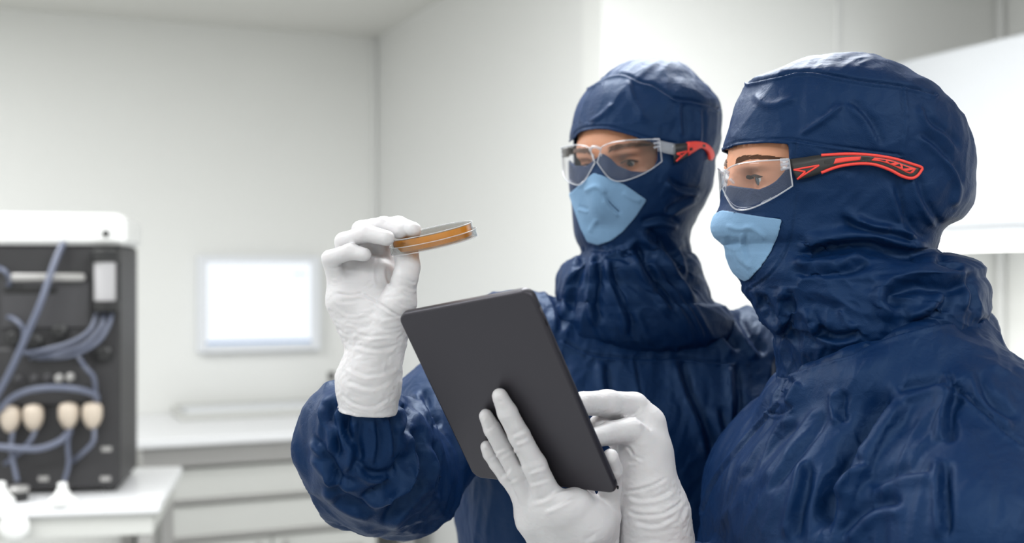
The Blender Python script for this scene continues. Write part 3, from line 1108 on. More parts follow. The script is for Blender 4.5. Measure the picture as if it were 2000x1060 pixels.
def head_prims(fd, c, R, s=1.0):
    """a face and skull, c = middle between the eyes inside the head, R = head axes"""
    def w(p): return np.array(c) + R @ (np.array(p, float) * s)
    def e(p, rad, k=0.008, mode='add', rot=None):
        fd.ell(w(p), [r * s for r in rad], R if rot is None else R @ rot, k, mode)
    e((0, -0.012, 0.022), (0.073, 0.098, 0.092), 0.01)
    e((0, 0.018, -0.035), (0.060, 0.074, 0.075), 0.03)
    e((0, 0.040, -0.085), (0.040, 0.046, 0.040), 0.03)
    e((0, 0.055, 0.022), (0.052, 0.034, 0.026), 0.02)                 # forehead and brow ridge
    for sx in (-1, 1):
        e((sx * 0.026, 0.078, 0.015), (0.022, 0.011, 0.007), 0.012, rot=rotz(-sx * 0.35))
        e((sx * 0.031, 0.092, -0.003), (0.018, 0.026, 0.0135), 0.008, 'sub')   # eye socket
        e((sx * 0.046, 0.058, -0.032), (0.024, 0.026, 0.016), 0.02)    # cheekbone
        e((sx * 0.031, 0.063, 0.0), (0.0145, 0.0145, 0.0145), 0.003)   # lids over the eyeball
        e((sx * 0.0775, -0.008, -0.018), (0.007, 0.020, 0.031), 0.006, rot=rotz(sx * 0.3))   # ears
        e((sx * 0.0155, 0.096, -0.047), (0.009, 0.012, 0.008), 0.008)  # nostril wings
    fd.cone(w((0, 0.083, 0.006)), w((0, 0.112, -0.042)), 0.0085 * s, 0.0115 * s, 0.012)
    e((0, 0.088, -0.070), (0.022, 0.013, 0.006), 0.006)                # lips
    e((0, 0.087, -0.080), (0.019, 0.013, 0.006), 0.006)
    e((0, 0.078, -0.108), (0.018, 0.016, 0.016), 0.015)                # chin
    for sx in (-1, 1):                                                  # opening between the lids
        e((sx * 0.031, 0.0805, -0.0015), (0.0115, 0.007, 0.0034), 0.002, 'sub')
    return w


def limb_body(fd, J):
    """plain body under the suit; J = joint table"""
    fd.chain([J['neck0'], J['neck1']], [0.056, 0.058], 0.03)
    fd.chain([J['neck1'], J['chest'], J['waist'], J['pelvis']], [0.07, 0.100, 0.092, 0.100], 0.05)
    fd.cone(J['shoL'], J['shoR'], 0.042, k=0.04)
    for s in 'LR':
        fd.chain([J['sho' + s], J['elb' + s], J['wri' + s]], [0.045, 0.034, 0.018], 0.02)
        fd.chain([J['hip' + s], J['kne' + s], J['ank' + s]], [0.08, 0.056, 0.038], 0.03)
        t = J['ank' + s] + J['fwd'] * 0.15; t[2] = 0.035
        h = J['ank' + s].copy(); h[2] = 0.045
        fd.chain([J['ank' + s], h, t], [0.038, 0.036, 0.028], 0.02)


def axis_grid(lo, hi, flo, fhi, h, hf):
    a = list(np.arange(lo, flo, h)) + list(np.arange(flo, fhi, hf)) + list(np.arange(fhi, hi + h, h))
    return np.array(a)


def build_body(name, J, hc, R, parent, lo, hi, hood=None, s=1.0):
    c = np.array(hc)
    ax = [axis_grid(lo[i], hi[i], c[i] - 0.13, c[i] + 0.13, 0.012, 0.0024) for i in range(2)]
    ax.append(axis_grid(lo[2], hi[2], c[2] - 0.15, c[2] + 0.13, 0.012, 0.0024))
    fd = Field(*ax)
    limb_body(fd, J)
    w = head_prims(fd, hc, R, s)
    V, Q = fd.mesh(2)
    if hood is not None:
        V = keep_inside(V, bvh(*hood), 0.003, np.linalg.norm(V - c, axis=1) < 0.2)
    body = mesh_np('body', V, Q, M['skin'], parent)
    # eyes
    for sx in (-1, 1):
        g = J['gaze'] / np.linalg.norm(J['gaze'])
        e0 = w((sx * 0.031, 0.0645, -0.001)); r = 0.0122
        eb = MB().lathe(e0, [(1e-6, -r)] + [(r * math.cos(a), r * math.sin(a)) for a in np.linspace(-1.45, 1.45, 17)] + [(1e-6, r)], axis=g, n=24).build('eyeball', M['eyewhite'], body, smooth=True)
        MB().lathe(e0 + g * (r * 0.905), [(1e-6, 0.0016), (0.0030, 0.0014), (0.0056, 0.0002), (0.0056, -0.0004), (1e-6, -0.0004)], axis=g, n=24).build('iris', M['iris'], body, smooth=True)
        MB().lathe(e0 + g * (r * 0.905 + 0.0013), [(1e-6, 0.0006), (0.0024, 0.0003), (0.0024, -0.0006), (1e-6, -0.0006)], axis=g, n=20).build('pupil', M['pupil'], body, smooth=True)
        # lids' lash line and brow, as small hair strips laid on the skin
        rs = np.random.default_rng(5 if sx > 0 else 6)
        br = MB()
        for k in range(190):
            u = rs.uniform(0, 1)
            p0 = np.array((sx * (0.012 + 0.040 * u), 0.0, 0.0190 + 0.006 * math.sin(u * 2.3) - 0.004 * u + rs.uniform(-1, 1) * 0.0032 * (1 - 0.55 * u)))
            p0[1] = skin_depth(V, c, R, p0[0], p0[2])
            ln = 0.007
            p1 = p0 + np.array((sx * ln * 0.85, 0.0, ln * (0.55 - 0.75 * u)))
            p1[1] = skin_depth(V, c, R, p1[0], p1[2])
            br.tube([w(p0 + (0, 0.0002, 0)), w((p0 + p1) / 2 + (0, 0.0010, 0)), w(p1 + (0, 0.0004, 0))], [0.00045, 0.0004, 0.00012], 4)
        br.build('eyebrow', M['brow'], parent)
        la = MB()
        for k in range(34):
            u = k / 33
            x = sx * (0.0205 + 0.0215 * u); z = 0.0010 + 0.0030 * math.sin(math.pi * u)
            y0 = 0.0645 + 0.0145 * math.sqrt(max(0.1, 1 - ((abs(x) - 0.031) / 0.0150) ** 2)) + 0.0008
            la.tube([w((x, y0 - 0.001, z)), w((x + sx * 0.001 * (u - .3), y0 + 0.004, z - 0.0012)), w((x + sx * 0.0026 * (u - .3), y0 + 0.0075, z - 0.0002))], [0.0005, 0.0004, 0.0001], 4)
        la.build('eyelashes', M['lash'], parent)
    return body, w


def skin_depth(V, c, R, x, z):
    """how far forward the face reaches at head coordinates x, z"""
    key = id(V)
    if skin_depth.key != key:
        q = (V - c) @ R
        skin_depth.q = q[(q[:, 1] > 0.02)]
        skin_depth.key = key
    q = skin_depth.q
    d = (q[:, 0] - x) ** 2 + (q[:, 2] - z) ** 2
    i = np.argpartition(d, 6)[:6]
    return float(np.mean(q[i, 1]))


skin_depth.key = None


def coverall_mesh(prims, lo, hi, amount, axis, seed, creas=(), h=0.0105):
    fd = Field(*[np.arange(lo[i], hi[i], h) for i in range(3)])
    for p in prims:
        kind = p[0]
        if kind == 'chain': fd.chain(*p[1:])
        elif kind == 'bar': fd.cone(p[1], p[2], p[3], p[4] if len(p) > 4 else p[3], p[5] if len(p) > 5 else 0.06)
        elif kind == 'ell': fd.ell(p[1], p[2], None, p[3])
        elif kind == 'cut': fd.half(p[1], p[2])
        elif kind == 'sub': fd.cone(p[1], p[2], p[3], p[4], 0.01, 'sub')
    V, Q = fd.mesh(2)
    for k, (gr, lim, its) in enumerate(CR_SUIT):
        V = crumple(V, Q, grow=gr, lim=lim, iters=its, amount=amount(V), seed=seed + k, axis=axis if k < 2 else None, noise_amp=lim * 0.15, nscale=12 * 2 ** k)
        if k < len(CR_SUIT) - 1:
            V, Q = subdivide(V, Q)
    for (d, ac, al, amp, box) in creas:
        mk_ = amount(V)
        if box is not None: mk_ = mk_ * np.clip(1 - (np.linalg.norm((V - np.array(box[0])) / np.array(box[1]), axis=1) - 1) * 4, 0, 1)
        V = creases(V, Q, d, ac, al, amp, int(ac * 5 + al), np.clip(mk_, 0, 1))
    return V, Q


def tuck_in(body, Vc, Qc, ztop):
    V = np.array([v.co for v in body.data.vertices]); off = np.array(body.matrix_world.translation)
    # object data is kept in world coordinates through the parent inverse
    V = keep_inside(V, bvh(Vc, Qc), 0.011, (V[:, 2] < ztop) & (V[:, 2] > 0.15))
    body.data.vertices.foreach_set('co', V.astype(np.float32).ravel()); body.data.update()


def boots(name, ank, fwd, parent):
    for a in ank:
        fd = Field(*[np.arange(a[i] - 0.16 if i < 2 else -0.01, a[i] + 0.26 if i < 2 else 0.25, 0.008) for i in range(3)])
        a = np.array(a, float)
        h = a.copy(); h[2] = 0.05
        t = a + fwd * 0.17; t[2] = 0.04
        fd.cone((a[0], a[1], 0.2), h, 0.052, 0.05, 0.03).cone(h, t, 0.048, 0.038, 0.03)
        fd.half((0, 0, 0.0), (0, 0, -1))
        V, Q = fd.mesh(1)
        V[:, 2] = np.maximum(V[:, 2], 0.0)
        mesh_np('overshoe', V, Q, M['mask'], parent)


# ------------------------------------------------------------------ right-hand person: profile, looking left
YR = 1.36
PR = empty('person', (0.42, YR, 0), 'person in navy hooded suit seen in profile, holding the dark tablet', 'person')
faceR = np.array((-0.977, -0.21, 0))
pitchR = math.radians(-4)
RR = head_axes(faceR, pitchR)
hcR = P(1578, 345, YR)

rowsR = [  # py, left, right, depth, half depth
    (112.5, 1638, 1644, YR, 0.004), (115, 1585, 1690, YR, 0.03), (119, 1562, 1706, YR, 0.042), (126, 1538, 1722, YR, 0.053),
    (140, 1500, 1752, YR, 0.066), (157, 1468, 1778, YR, 0.077), (183, 1451, 1818, YR, 0.087), (225, 1433, 1857, YR, 0.096),
    (250, 1426, 1872, YR, 0.099), (285, 1415, 1884, YR, 0.100), (300, 1412, 1887, YR, 0.100), (330, 1408, 1890, YR, 0.099), (370, 1410, 1890, YR, 0.097),
    (395, 1409, 1886, YR, 0.095), (412, 1403, 1877, YR, 0.093), (428, 1396, 1862, YR, 0.091), (443, 1393, 1840, YR, 0.089), (456, 1396, 1829, YR, 0.088),
    (466, 1404, 1824, YR, 0.087), (477, 1419, 1821, YR, 0.086), (490, 1421, 1820, YR, 0.086), (497, 1422, 1845, YR, 0.090), (503, 1424, 1866, YR, 0.094), (512, 1428, 1888, YR, 0.100), (523, 1433, 1901, YR, 0.106),
    (540, 1443, 1900, YR, 0.112), (555, 1453, 1905, YR, 0.115), (572, 1461, 1907, YR, 0.118), (592, 1475, 1906, YR, 0.120), (610, 1486, 1902, YR, 0.121),
    (630, 1498, 1894, YR, 0.121), (650, 1514, 1884, YR, 0.119), (690, 1522, 1866, YR, 0.110), (740, 1530, 1840, YR, 0.095), (780, 1550, 1800, YR, 0.07)]

openR = [(1380, 286), (1416, 294), (1424, 286), (1460, 281), (1500, 279), (1540, 281), (1541, 310), (1536, 330), (1527, 341), (1515, 354), (1502, 362),
         (1482, 370), (1470, 368), (1444, 365), (1424, 362), (1412, 368), (1380, 368)]
maskR = [(1360, 409), (1407, 411), (1438, 416), (1470, 421), (1500, 425), (1527, 428), (1520, 458), (1507, 490), (1488, 520), (1466, 543), (1452, 550), (1430, 548), (1360, 540)]

strokesR = [
    ('seam', 3.2, 0.0034, [(1462, 160), (1500, 152), (1528, 146), (1560, 139), (1600, 141), (1640, 149), (1690, 158), (1740, 164), (1790, 173), (1826, 184)]),
    ('seam', 2.4, -0.0016, [(1766, 172), (1770, 220), (1768, 265), (1762, 300)]),
    ('seam', 2.4, -0.0016, [(1760, 350), (1768, 400), (1772, 440), (1778, 480), (1795, 510)]),
    ('seam', 2.2, 0.0018, [(1414, 288), (1440, 277), (1500, 272), (1545, 272), (1600, 281), (1680, 292), (1760, 303)]),
    ('seam', 2.2, 0.0016, [(1552, 280), (1553, 400), (1548, 440), (1535, 490), (1505, 535), (1462, 566)]),
    ('ridge', 6, 0.004, [(1560, 265), (1610, 232), (1650, 200)]),
    ('fold', 9, 0.004, [(1655, 195), (1690, 230), (1712, 268), (1720, 292)]),
    ('ridge', 8, 0.003, [(1470, 180), (1500, 205), (1560, 190)]),
    ('fold', 8, 0.0035, [(1800, 200), (1815, 240), (1850, 265), (1875, 300)]),
    ('fold', 8, 0.0035, [(1790, 260), (1830, 290), (1860, 330), (1878, 372)]),
    ('fold', 9, 0.004, [(1785, 340), (1800, 390), (1825, 430), (1835, 445)]),
    ('fold', 10, 0.004, [(1740, 350), (1755, 400), (1775, 450), (1815, 480)]),
    ('ridge', 8, 0.004, [(1840, 300), (1870, 360), (1862, 410)]),
    # drape of the neck
    ('fold', 14, 0.011, [(1822, 497), (1760, 484), (1700, 468), (1640, 470), (1590, 480), (1560, 510)]),
    ('fold', 10, 0.006, [(1800, 470), (1740, 452), (1680, 440), (1640, 410)]),
    ('ridge', 8, 0.005, [(1672, 418), (1690, 436), (1740, 448)]),
    ('fold', 16, 0.012, [(1905, 540), (1850, 550), (1790, 545), (1740, 562), (1730, 585), (1745, 602), (1770, 612)]),
    ('fold', 13, 0.009, [(1850, 560), (1840, 590), (1810, 615), (1770, 630)]),
    ('valley', 9, 0.008, [(1826, 500), (1850, 512), (1880, 530)]),
    ('fold', 10, 0.006, [(1880, 530), (1895, 570), (1890, 610)]),
    ('fold', 12, 0.008, [(1700, 500), (1650, 520), (1590, 525), (1540, 520)]),
    ('fold', 12, 0.008, [(1530, 560), (1535, 610), (1528, 660)]),
    ('fold', 9, 0.006, [(1480, 575), (1500, 610), (1525, 640)]),
    ('fold', 9, 0.006, [(1580, 600), (1600, 650), (1640, 665), (1690, 650)]),
    ('ridge', 9, 0.005, [(1640, 600), (1655, 630), (1675, 645)]),
]


def crumpR(px):
    a = 0.55 + 0.2 * np.clip((px[:, 1] - 430) / 120, 0, 1)
    a = np.where((px[:, 0] < 1560) & (px[:, 1] > 270) & (px[:, 1] < 560), 0.12, a)
    return a


Vh, Qh = hood_mesh(rowsR, 0.10, None, None, None, strokes=strokesR, crump=crumpR, creas=(
    ((0.5, 0.3, 0.8), 22, 9, 0.0045, (470, -60)), ((1.0, 0.2, -0.35), 34, 9, 0.0070, (440, 60)), ((0.3, 0.1, 1), 40, 12, 0.0050, (560, 60))))


def mirrored_px(V, c, R, near):
    """picture position of each point, far-side points reflected to the near side of the face"""
    q = (V - c) @ R
    q[:, 0] = near * np.abs(q[:, 0])
    return proj(c + q @ R.T), q


def cut_hood(V, Q, c, R, opening, mask, near, mirror=True):
    px, q = mirrored_px(V, c, R, near) if mirror else (proj(V), (V - c) @ R)
    front = q[:, 1] > 0.0
    cpx = px[Q].mean(1); fr_ = front[Q].all(1)
    fo = inside_poly(cpx, opening) & fr_
    fm = inside_poly(cpx, mask) & fr_
    return fo, fm


def smooth_outline(p, n=6):
    q = spline([tuple(x) for x in p] , n * len(p)); return [tuple(x) for x in q]


HOOD_R = (Vh, Qh)
nearR = 1 if (RR[:, 0] @ np.array((0, -1, 0))) > 0 else -1
qn = (Vh - hcR) @ RR
Vh = snap_outline(Vh, [openR, maskR], 2.6, (qn[:, 0] * nearR > 0) & (qn[:, 1] > 0))
fo, fm = cut_hood(Vh, Qh, hcR, RR, openR, maskR, nearR)
Nh = normals(Vh, Qh)
Va, Qa, _ = sub_faces(Vh, Qh, ~fo)
Va = even_rim(Va, Qa)
mesh_np('hood', *shell(Va, Qa, 0.0022), M['navy'], PR)
Vm, Qm, um = sub_faces(Vh + Nh * 0.0016, Qh, fm)
Vm = folds(Vm, Qm, [('fold', 7, 0.0014, [(1412, 464), (1430, 480), (1452, 476)]), ('ridge', 5, 0.002, [(1415, 440), (1445, 447), (1478, 440)]), ('ridge', 5, 0.0018, [(1436, 480), (1446, 505), (1470, 525)]), ('ridge', 5, 0.0018, [(1450, 440), (1480, 452), (1495, 470)]), ('fold', 5, 0.0018, [(1455, 450), (1452, 480), (1460, 515)])])
Vm = even_rim(Vm, Qm, 3)
mk = mesh_np('face_mask', *shell(Vm, Qm, 0.0012), M['mask'], PR)
mk['label'] = 'pale blue cloth mask panel of the hood'

# body joints
JR = dict(neck0=P(1600, 470, YR), neck1=P(1690, 640, YR), chest=np.array((0.43, YR, 1.26)), waist=np.array((0.40, YR, 1.06)), pelvis=np.array((0.41, YR, 0.92)),
          shoL=np.array((0.46, 1.20, 1.36)), elbL=np.array((0.40, 1.13, 1.12)), wriL=P(1140, 1150, 1.27),
          shoR=np.array((0.46, 1.52, 1.36)), elbR=np.array((0.42, 1.53, 1.10)), wriR=P(1281, 1080, 1.285),
          hipL=np.array((0.41, 1.27, 0.88)), kneL=np.array((0.40, 1.27, 0.48)), ankL=np.array((0.43, 1.27, 0.09)),
          hipR=np.array((0.41, 1.45, 0.88)), kneR=np.array((0.40, 1.45, 0.48)), ankR=np.array((0.43, 1.45, 0.09)),
          fwd=np.array((-1.0, 0, 0)), gaze=np.array((-0.95, -0.12, -0.22)))
bodyR, wR = build_body('body', JR, hcR, RR, PR, (0.0, 1.0, 0.0), (0.75, 1.72, 1.78), HOOD_R)
boots('overshoe', (JR['ankL'], JR['ankR']), JR['fwd'], PR)

neckR = [P(1558, 800, 1.36), P(1592, 782, 1.285), P(1680, 744, 1.245), P(1790, 700, 1.245), P(1872, 670, 1.30), P(1888, 656, 1.40), P(1800, 668, 1.475), P(1650, 715, 1.46), P(1572, 775, 1.42), P(1558, 800, 1.36)]
primR = [
    ('chain', neckR, [0.027] * 10, 0.05),
    ('bar', (0.455, 1.27, 1.35), (0.455, 1.45, 1.35), 0.072), ('bar', (0.455, 1.26, 1.31), (0.455, 1.46, 1.31), 0.118), ('bar', (0.385, 1.27, 1.215), (0.385, 1.45, 1.215), 0.152),
    ('bar', (0.385, 1.27, 1.10), (0.385, 1.45, 1.10), 0.16), ('bar', (0.40, 1.28, 0.97), (0.40, 1.44, 0.97), 0.155), ('bar', (0.41, 1.28, 0.88), (0.41, 1.44, 0.88), 0.14),
    ('chain', [(0.470, 1.215, 1.322), (0.44, 1.15, 1.24), (0.405, 1.13, 1.11)], [0.080, 0.098, 0.088], 0.045),
    ('chain', [(0.405, 1.13, 1.11), (0.27, 1.115, 1.12), (0.11, 1.105, 1.165)], [0.088, 0.068, 0.048], 0.03),
    ('chain', [(0.47, 1.52, 1.36), (0.44, 1.56, 1.24), (0.42, 1.53, 1.11)], [0.085, 0.09, 0.085], 0.045),
    ('chain', [(0.42, 1.53, 1.11), (0.30, 1.42, 1.09), P(1284, 1125, 1.285)], [0.085, 0.062, 0.044], 0.03),
    ('chain', [(0.41, 1.27, 0.86), (0.40, 1.27, 0.48), (0.43, 1.27, 0.13)], [0.115, 0.09, 0.075], 0.05),
    ('chain', [(0.41, 1.45, 0.86), (0.40, 1.45, 0.48), (0.43, 1.45, 0.13)], [0.115, 0.09, 0.075], 0.05),
]
def amt(V): return np.clip((V[:, 2] - 0.85) / 0.1, 0.05, 1)
Vc, Qc = coverall_mesh(primR, (0.0, 0.98, 0.04), (0.74, 1.72, 1.52), amt, (0.8, 0.3, 0.5), 8, (
    ((0.75, 0.3, 1.0), 16, 4, 0.0100, None), ((0.5, 0.3, 1.0), 42, 9, 0.0026, None)))
strokesRC = [
    ('seam', 3.5, 0.0035, [(1526, 735), (1560, 722), (1620, 702), (1665, 690), (1700, 672), (1760, 650), (1830, 632), (1912, 628)]),
    ('valley', 12, 0.016, [(1745, 752), (1715, 800), (1690, 840), (1660, 880), (1630, 930), (1612, 975), (1606, 1060)]),
    ('ridge', 16, 0.010, [(1765, 770), (1735, 820), (1700, 870), (1660, 930), (1640, 1000)]),
    ('fold', 9, 0.007, [(1620, 965), (1660, 930), (1700, 905)]),
    ('fold', 10, 0.007, [(1850, 745), (1860, 770), (1850, 800), (1845, 870)]),
    ('fold', 8, 0.006, [(1640, 760), (1635, 800), (1642, 830)]),
    ('seam', 4, 0.004, [(1855, 735), (1900, 785), (1950, 830), (2000, 870)]),
    ('fold', 10, 0.006, [(1750, 770), (1800, 760), (1850, 745)]),
    ('fold', 9, 0.007, [(1575, 890), (1565, 950), (1552, 1000), (1545, 1060)]),
    ('fold', 8, 0.006, [(1530, 790), (1540, 765), (1555, 740)]),
    ('seam', 3, 0.003, [(1503, 806), (1525, 808), (1545, 796)]),
    ('seam', 3, 0.0026, [(1520, 790), (1470, 845), (1420, 905), (1390, 950), (1372, 1000)]),
    ('fold', 8, 0.005, [(1560, 810), (1500, 870), (1440, 940)]),
    ('fold', 9, 0.006, [(1620, 790), (1560, 870), (1490, 960)]),
    ('fold', 9, 0.007, [(1842, 890), (1838, 960), (1845, 1060)]),
    ('fold', 11, 0.006, [(1700, 960), (1760, 930), (1830, 920)]),
    ('fold', 11, 0.006, [(1640, 1060), (1700, 1000), (1770, 985)]),
    ('fold', 9, 0.005, [(1900, 720), (1930, 790), (1990, 830)]),
]
Vc = folds(Vc, Qc, [(a, b * (1.4 if a != 'seam' else 1), c * (1.2 if a != 'seam' else 1), d) for a, b, c, d in strokesRC])
mesh_np('coverall', Vc, Qc, M['navy'], PR)
tuck_in(bodyR, Vc, Qc, 1.40)

# ------------------------------------------------------------------ left-hand person: three-quarter view, looking at the dish
YL = 1.68
PL = empty('person', (0.165, YL, 0), 'person in navy hooded suit facing the camera, raising a petri dish', 'person')
faceL = np.array((-0.56, -0.83, 0)); faceL /= np.linalg.norm(faceL)
RL = head_axes(faceL, math.radians(-12), math.radians(2))
hcL = P(1243, 306, YL)
rowsL = [
    (120.5, 1268, 1274, YL, 0.004), (123, 1235, 1300, YL, 0.03), (128, 1218, 1322, YL, 0.048), (135, 1203, 1336, YL, 0.06),
    (150, 1180, 1354, YL, 0.075), (165, 1160, 1368, YL, 0.085), (190, 1139, 1390, YL, 0.098), (212, 1127, 1401, YL, 0.105), (240, 1118, 1404, YL, 0.110),
    (265, 1113, 1403, YL, 0.112), (290, 1112, 1400, YL, 0.113), (315, 1111, 1393, YL, 0.113), (340, 1111, 1390, YL, 0.113), (365, 1112, 1386, YL, 0.112),
    (395, 1116, 1375, YL, 0.108), (430, 1119, 1357, YL, 0.102), (455, 1122, 1348, YL, 0.096), (472, 1127, 1346, YL, 0.092), (490, 1134, 1348, YL, 0.090),
    (500, 1130, 1354, YL, 0.093), (510, 1112, 1359, YL, 0.098), (525, 1098, 1365, YL, 0.105), (545, 1090, 1372, YL, 0.105), (565, 1088, 1380, YL, 0.107), (585, 1086, 1390, YL, 0.108),
    (600, 1074, 1412, YL, 0.108), (625, 1062, 1430, YL, 0.106), (650, 1062, 1432, YL, 0.100), (675, 1075, 1420, YL, 0.085), (700, 1100, 1395, YL, 0.06), (730, 1150, 1330, YL, 0.04)]
openL = [(1104, 300), (1106, 278), (1118, 270), (1131, 258), (1156, 252), (1187, 253), (1223, 262), (1258, 272), (1273, 278), (1286, 288), (1286, 309), (1276, 327), (1258, 336),
         (1233, 334), (1207, 324), (1192, 309), (1177, 299), (1164, 309), (1146, 324), (1123, 324), (1113, 316)]
maskL = [(1113, 379), (1135, 360), (1161, 338), (1182, 345), (1220, 360), (1263, 390), (1243, 421), (1217, 452), (1195, 469), (1169, 478), (1149, 472), (1136, 446), (1121, 403)]
strokesL = [
    ('seam', 3, 0.003, [(1150, 168), (1180, 150), (1205, 143), (1225, 146), (1250, 158), (1275, 165), (1300, 180), (1320, 192), (1350, 196), (1380, 203), (1402, 212)]),
    ('seam', 2.2, 0.0016, [(1114, 272), (1129, 254), (1156, 247), (1190, 247), (1230, 258), (1275, 272), (1320, 280)]),
    ('ridge', 6, 0.0035, [(1225, 150), (1235, 190), (1250, 215), (1260, 240)]),
    ('ridge', 5, 0.003, [(1200, 200), (1175, 225), (1150, 240)]),
    ('fold', 6, 0.003, [(1330, 200), (1332, 240), (1335, 270)]),
    ('fold', 6, 0.003, [(1370, 210), (1372, 250), (1370, 285)]),
    ('fold', 7, 0.004, [(1300, 420), (1330, 400), (1360, 385)]),
    ('fold', 8, 0.005, [(1250, 440), (1290, 430), (1330, 440)]),
    ('fold', 11, 0.010, [(1250, 440), (1270, 465), (1295, 490), (1320, 520), (1345, 560), (1370, 590)]),
    ('fold', 10, 0.008, [(1230, 470), (1250, 510), (1280, 560), (1320, 610)]),
    ('fold', 10, 0.008, [(1160, 495), (1165, 540), (1158, 590), (1170, 640)]),
    ('fold', 9, 0.007, [(1140, 495), (1125, 530), (1112, 570), (1108, 620)]),
    ('fold', 9, 0.006, [(1190, 500), (1200, 560), (1225, 620), (1230, 660)]),
    ('fold', 8, 0.005, [(1325, 480), (1340, 510), (1350, 550)]),
    ('ridge', 7, 0.005, [(1140, 490), (1175, 500), (1215, 490), (1250, 465)]),
    ('fold', 7, 0.005, [(1300, 350), (1330, 370), (1370, 375)]),
]


def crumpL(px):
    a = 0.5 + 0.2 * np.clip((px[:, 1] - 400) / 100, 0, 1)
    a = np.where((px[:, 0] < 1290) & (px[:, 1] > 240) & (px[:, 1] < 480), 0.12, a)
    return a


# nose and chin push the cloth forward
def preL(V):
    q = (V - hcL) @ RL
    add = 0.010 * np.exp(-((q[:, 0]) / 0.018) ** 2 - ((q[:, 2] + 0.040) / 0.030) ** 2) * (q[:, 1] > 0.03)
    add -= 0.003 * np.exp(-((q[:, 0]) / 0.03) ** 2 - ((q[:, 2] + 0.078) / 0.014) ** 2) * (q[:, 1] > 0.03)
    return V + np.outer(add, RL[:, 1])


Vh, Qh = hood_mesh(rowsL, -0.0, None, None, None, strokes=strokesL, crump=crumpL, pre=preL, creas=(
    ((0.4, 0.3, 0.8), 24, 9, 0.0040, (430, -60)), ((0.5, 0.3, -0.8), 34, 8, 0.0075, (430, 60))))
HOOD_L = (Vh, Qh)
qn = (Vh - hcL) @ RL
Vh = snap_outline(Vh, [openL, maskL], 1.9, qn[:, 1] > 0)
fo, fm = cut_hood(Vh, Qh, hcL, RL, openL, maskL, 1, mirror=False)
Nh = normals(Vh, Qh)
Va, Qa, _ = sub_faces(Vh, Qh, ~fo)
Va = even_rim(Va, Qa)
mesh_np('hood', *shell(Va, Qa, 0.0022), M['navy'], PL)
Vm, Qm, um = sub_faces(Vh + Nh * 0.0016, Qh, fm)
Vm = folds(Vm, Qm, [('fold', 5, 0.0022, [(1180, 385), (1192, 402), (1212, 422)]), ('fold', 4, 0.0016, [(1128, 405), (1150, 412)]), ('ridge', 5, 0.003, [(1140, 375), (1165, 365), (1185, 380)]),
                    ('ridge', 5, 0.0018, [(1150, 455), (1160, 438), (1168, 425)]), ('ridge', 5, 0.002, [(1215, 375), (1240, 390), (1255, 392)])])
Vm = even_rim(Vm, Qm, 3)
mk = mesh_np('face_mask', *shell(Vm, Qm, 0.0012), M['mask'], PL)
mk['label'] = 'pale blue cloth mask panel of the hood'

JL = dict(neck0=P(1245, 430, YL), neck1=P(1238, 560, YL + .01), chest=np.array((0.165, 1.71, 1.30)), waist=np.array((0.165, 1.71, 1.08)), pelvis=np.array((0.165, 1.71, 0.94)),
          shoR=np.array((-0.02, 1.67, 1.395)), elbR=P(772, 925, 1.40), wriR=P(722, 765, 1.266),
          shoL=np.array((0.34, 1.71, 1.36)), elbL=np.array((0.39, 1.74, 1.10)), wriL=np.array((0.385, 1.70, 0.86)),
          hipR=np.array((0.075, 1.71, 0.90)), kneR=np.array((0.07, 1.70, 0.49)), ankR=np.array((0.07, 1.72, 0.09)),
          hipL=np.array((0.255, 1.71, 0.90)), kneL=np.array((0.26, 1.70, 0.49)), ankL=np.array((0.26, 1.72, 0.09)),
          fwd=np.array((-0.3, -0.954, 0)), gaze=np.array((-0.62, -0.62, -0.42)))
bodyL, wL = build_body('body', JL, hcL, RL, PL, (-0.35, 1.15, 0.0), (0.52, 1.9, 1.82), HOOD_L, 1.05)
boots('overshoe', (JL['ankR'], JL['ankL']), JL['fwd'], PL)
primL = [
    ('bar', (-0.0, 1.665, 1.39), (0.32, 1.685, 1.365), 0.078), ('bar', (0.03, 1.66, 1.30), (0.29, 1.68, 1.28), 0.118), ('bar', (0.045, 1.69, 1.18), (0.285, 1.71, 1.17), 0.128),
    ('bar', (0.05, 1.70, 1.05), (0.28, 1.71, 1.05), 0.13), ('bar', (0.06, 1.71, 0.92), (0.27, 1.71, 0.92), 0.135),
    ('chain', [(0.0, 1.66, 1.375), P(866, 822, 1.54), P(800, 945, 1.43)], [0.084, 0.068, 0.058], 0.045),
    ('chain', [P(795, 945, 1.43), P(735, 905, 1.37), P(700, 862, 1.32), P(715, 800, 1.272)], [0.060, 0.076, 0.064, 0.025], 0.03),
    ('bar', P(668, 815, 1.31), P(690, 845, 1.32), 0.034, 0.04, 0.03),
    ('chain', [(0.335, 1.71, 1.355), (0.38, 1.74, 1.22), (0.395, 1.74, 1.09), (0.385, 1.70, 0.88)], [0.086, 0.08, 0.072, 0.05], 0.045),
    ('chain', [(0.075, 1.71, 0.88), (0.07, 1.70, 0.49), (0.07, 1.72, 0.13)], [0.115, 0.09, 0.075], 0.05),
    ('chain', [(0.255, 1.71, 0.88), (0.26, 1.70, 0.49), (0.26, 1.72, 0.13)], [0.115, 0.09, 0.075], 0.05),
]
def amtL(V): return np.clip((V[:, 2] - 0.85) / 0.1, 0.05, 1) * np.where(V[:, 1] < 1.5, 0.85, 1)
Vc, Qc = coverall_mesh(primL, (-0.34, 1.12, 0.04), (0.52, 1.9, 1.55), amtL, (0.9, 0.3, 0.4), 5, (
    ((0.15, 0.1, 1.0), 16, 3.5, 0.0085, None), ((0.3, 0.1, 1.0), 42, 9, 0.0024, None), ((-0.25, 0.3, 0.9), 20, 6, 0.0110, ((-0.17, 1.36, 1.27), (0.13, 0.13, 0.12)))))
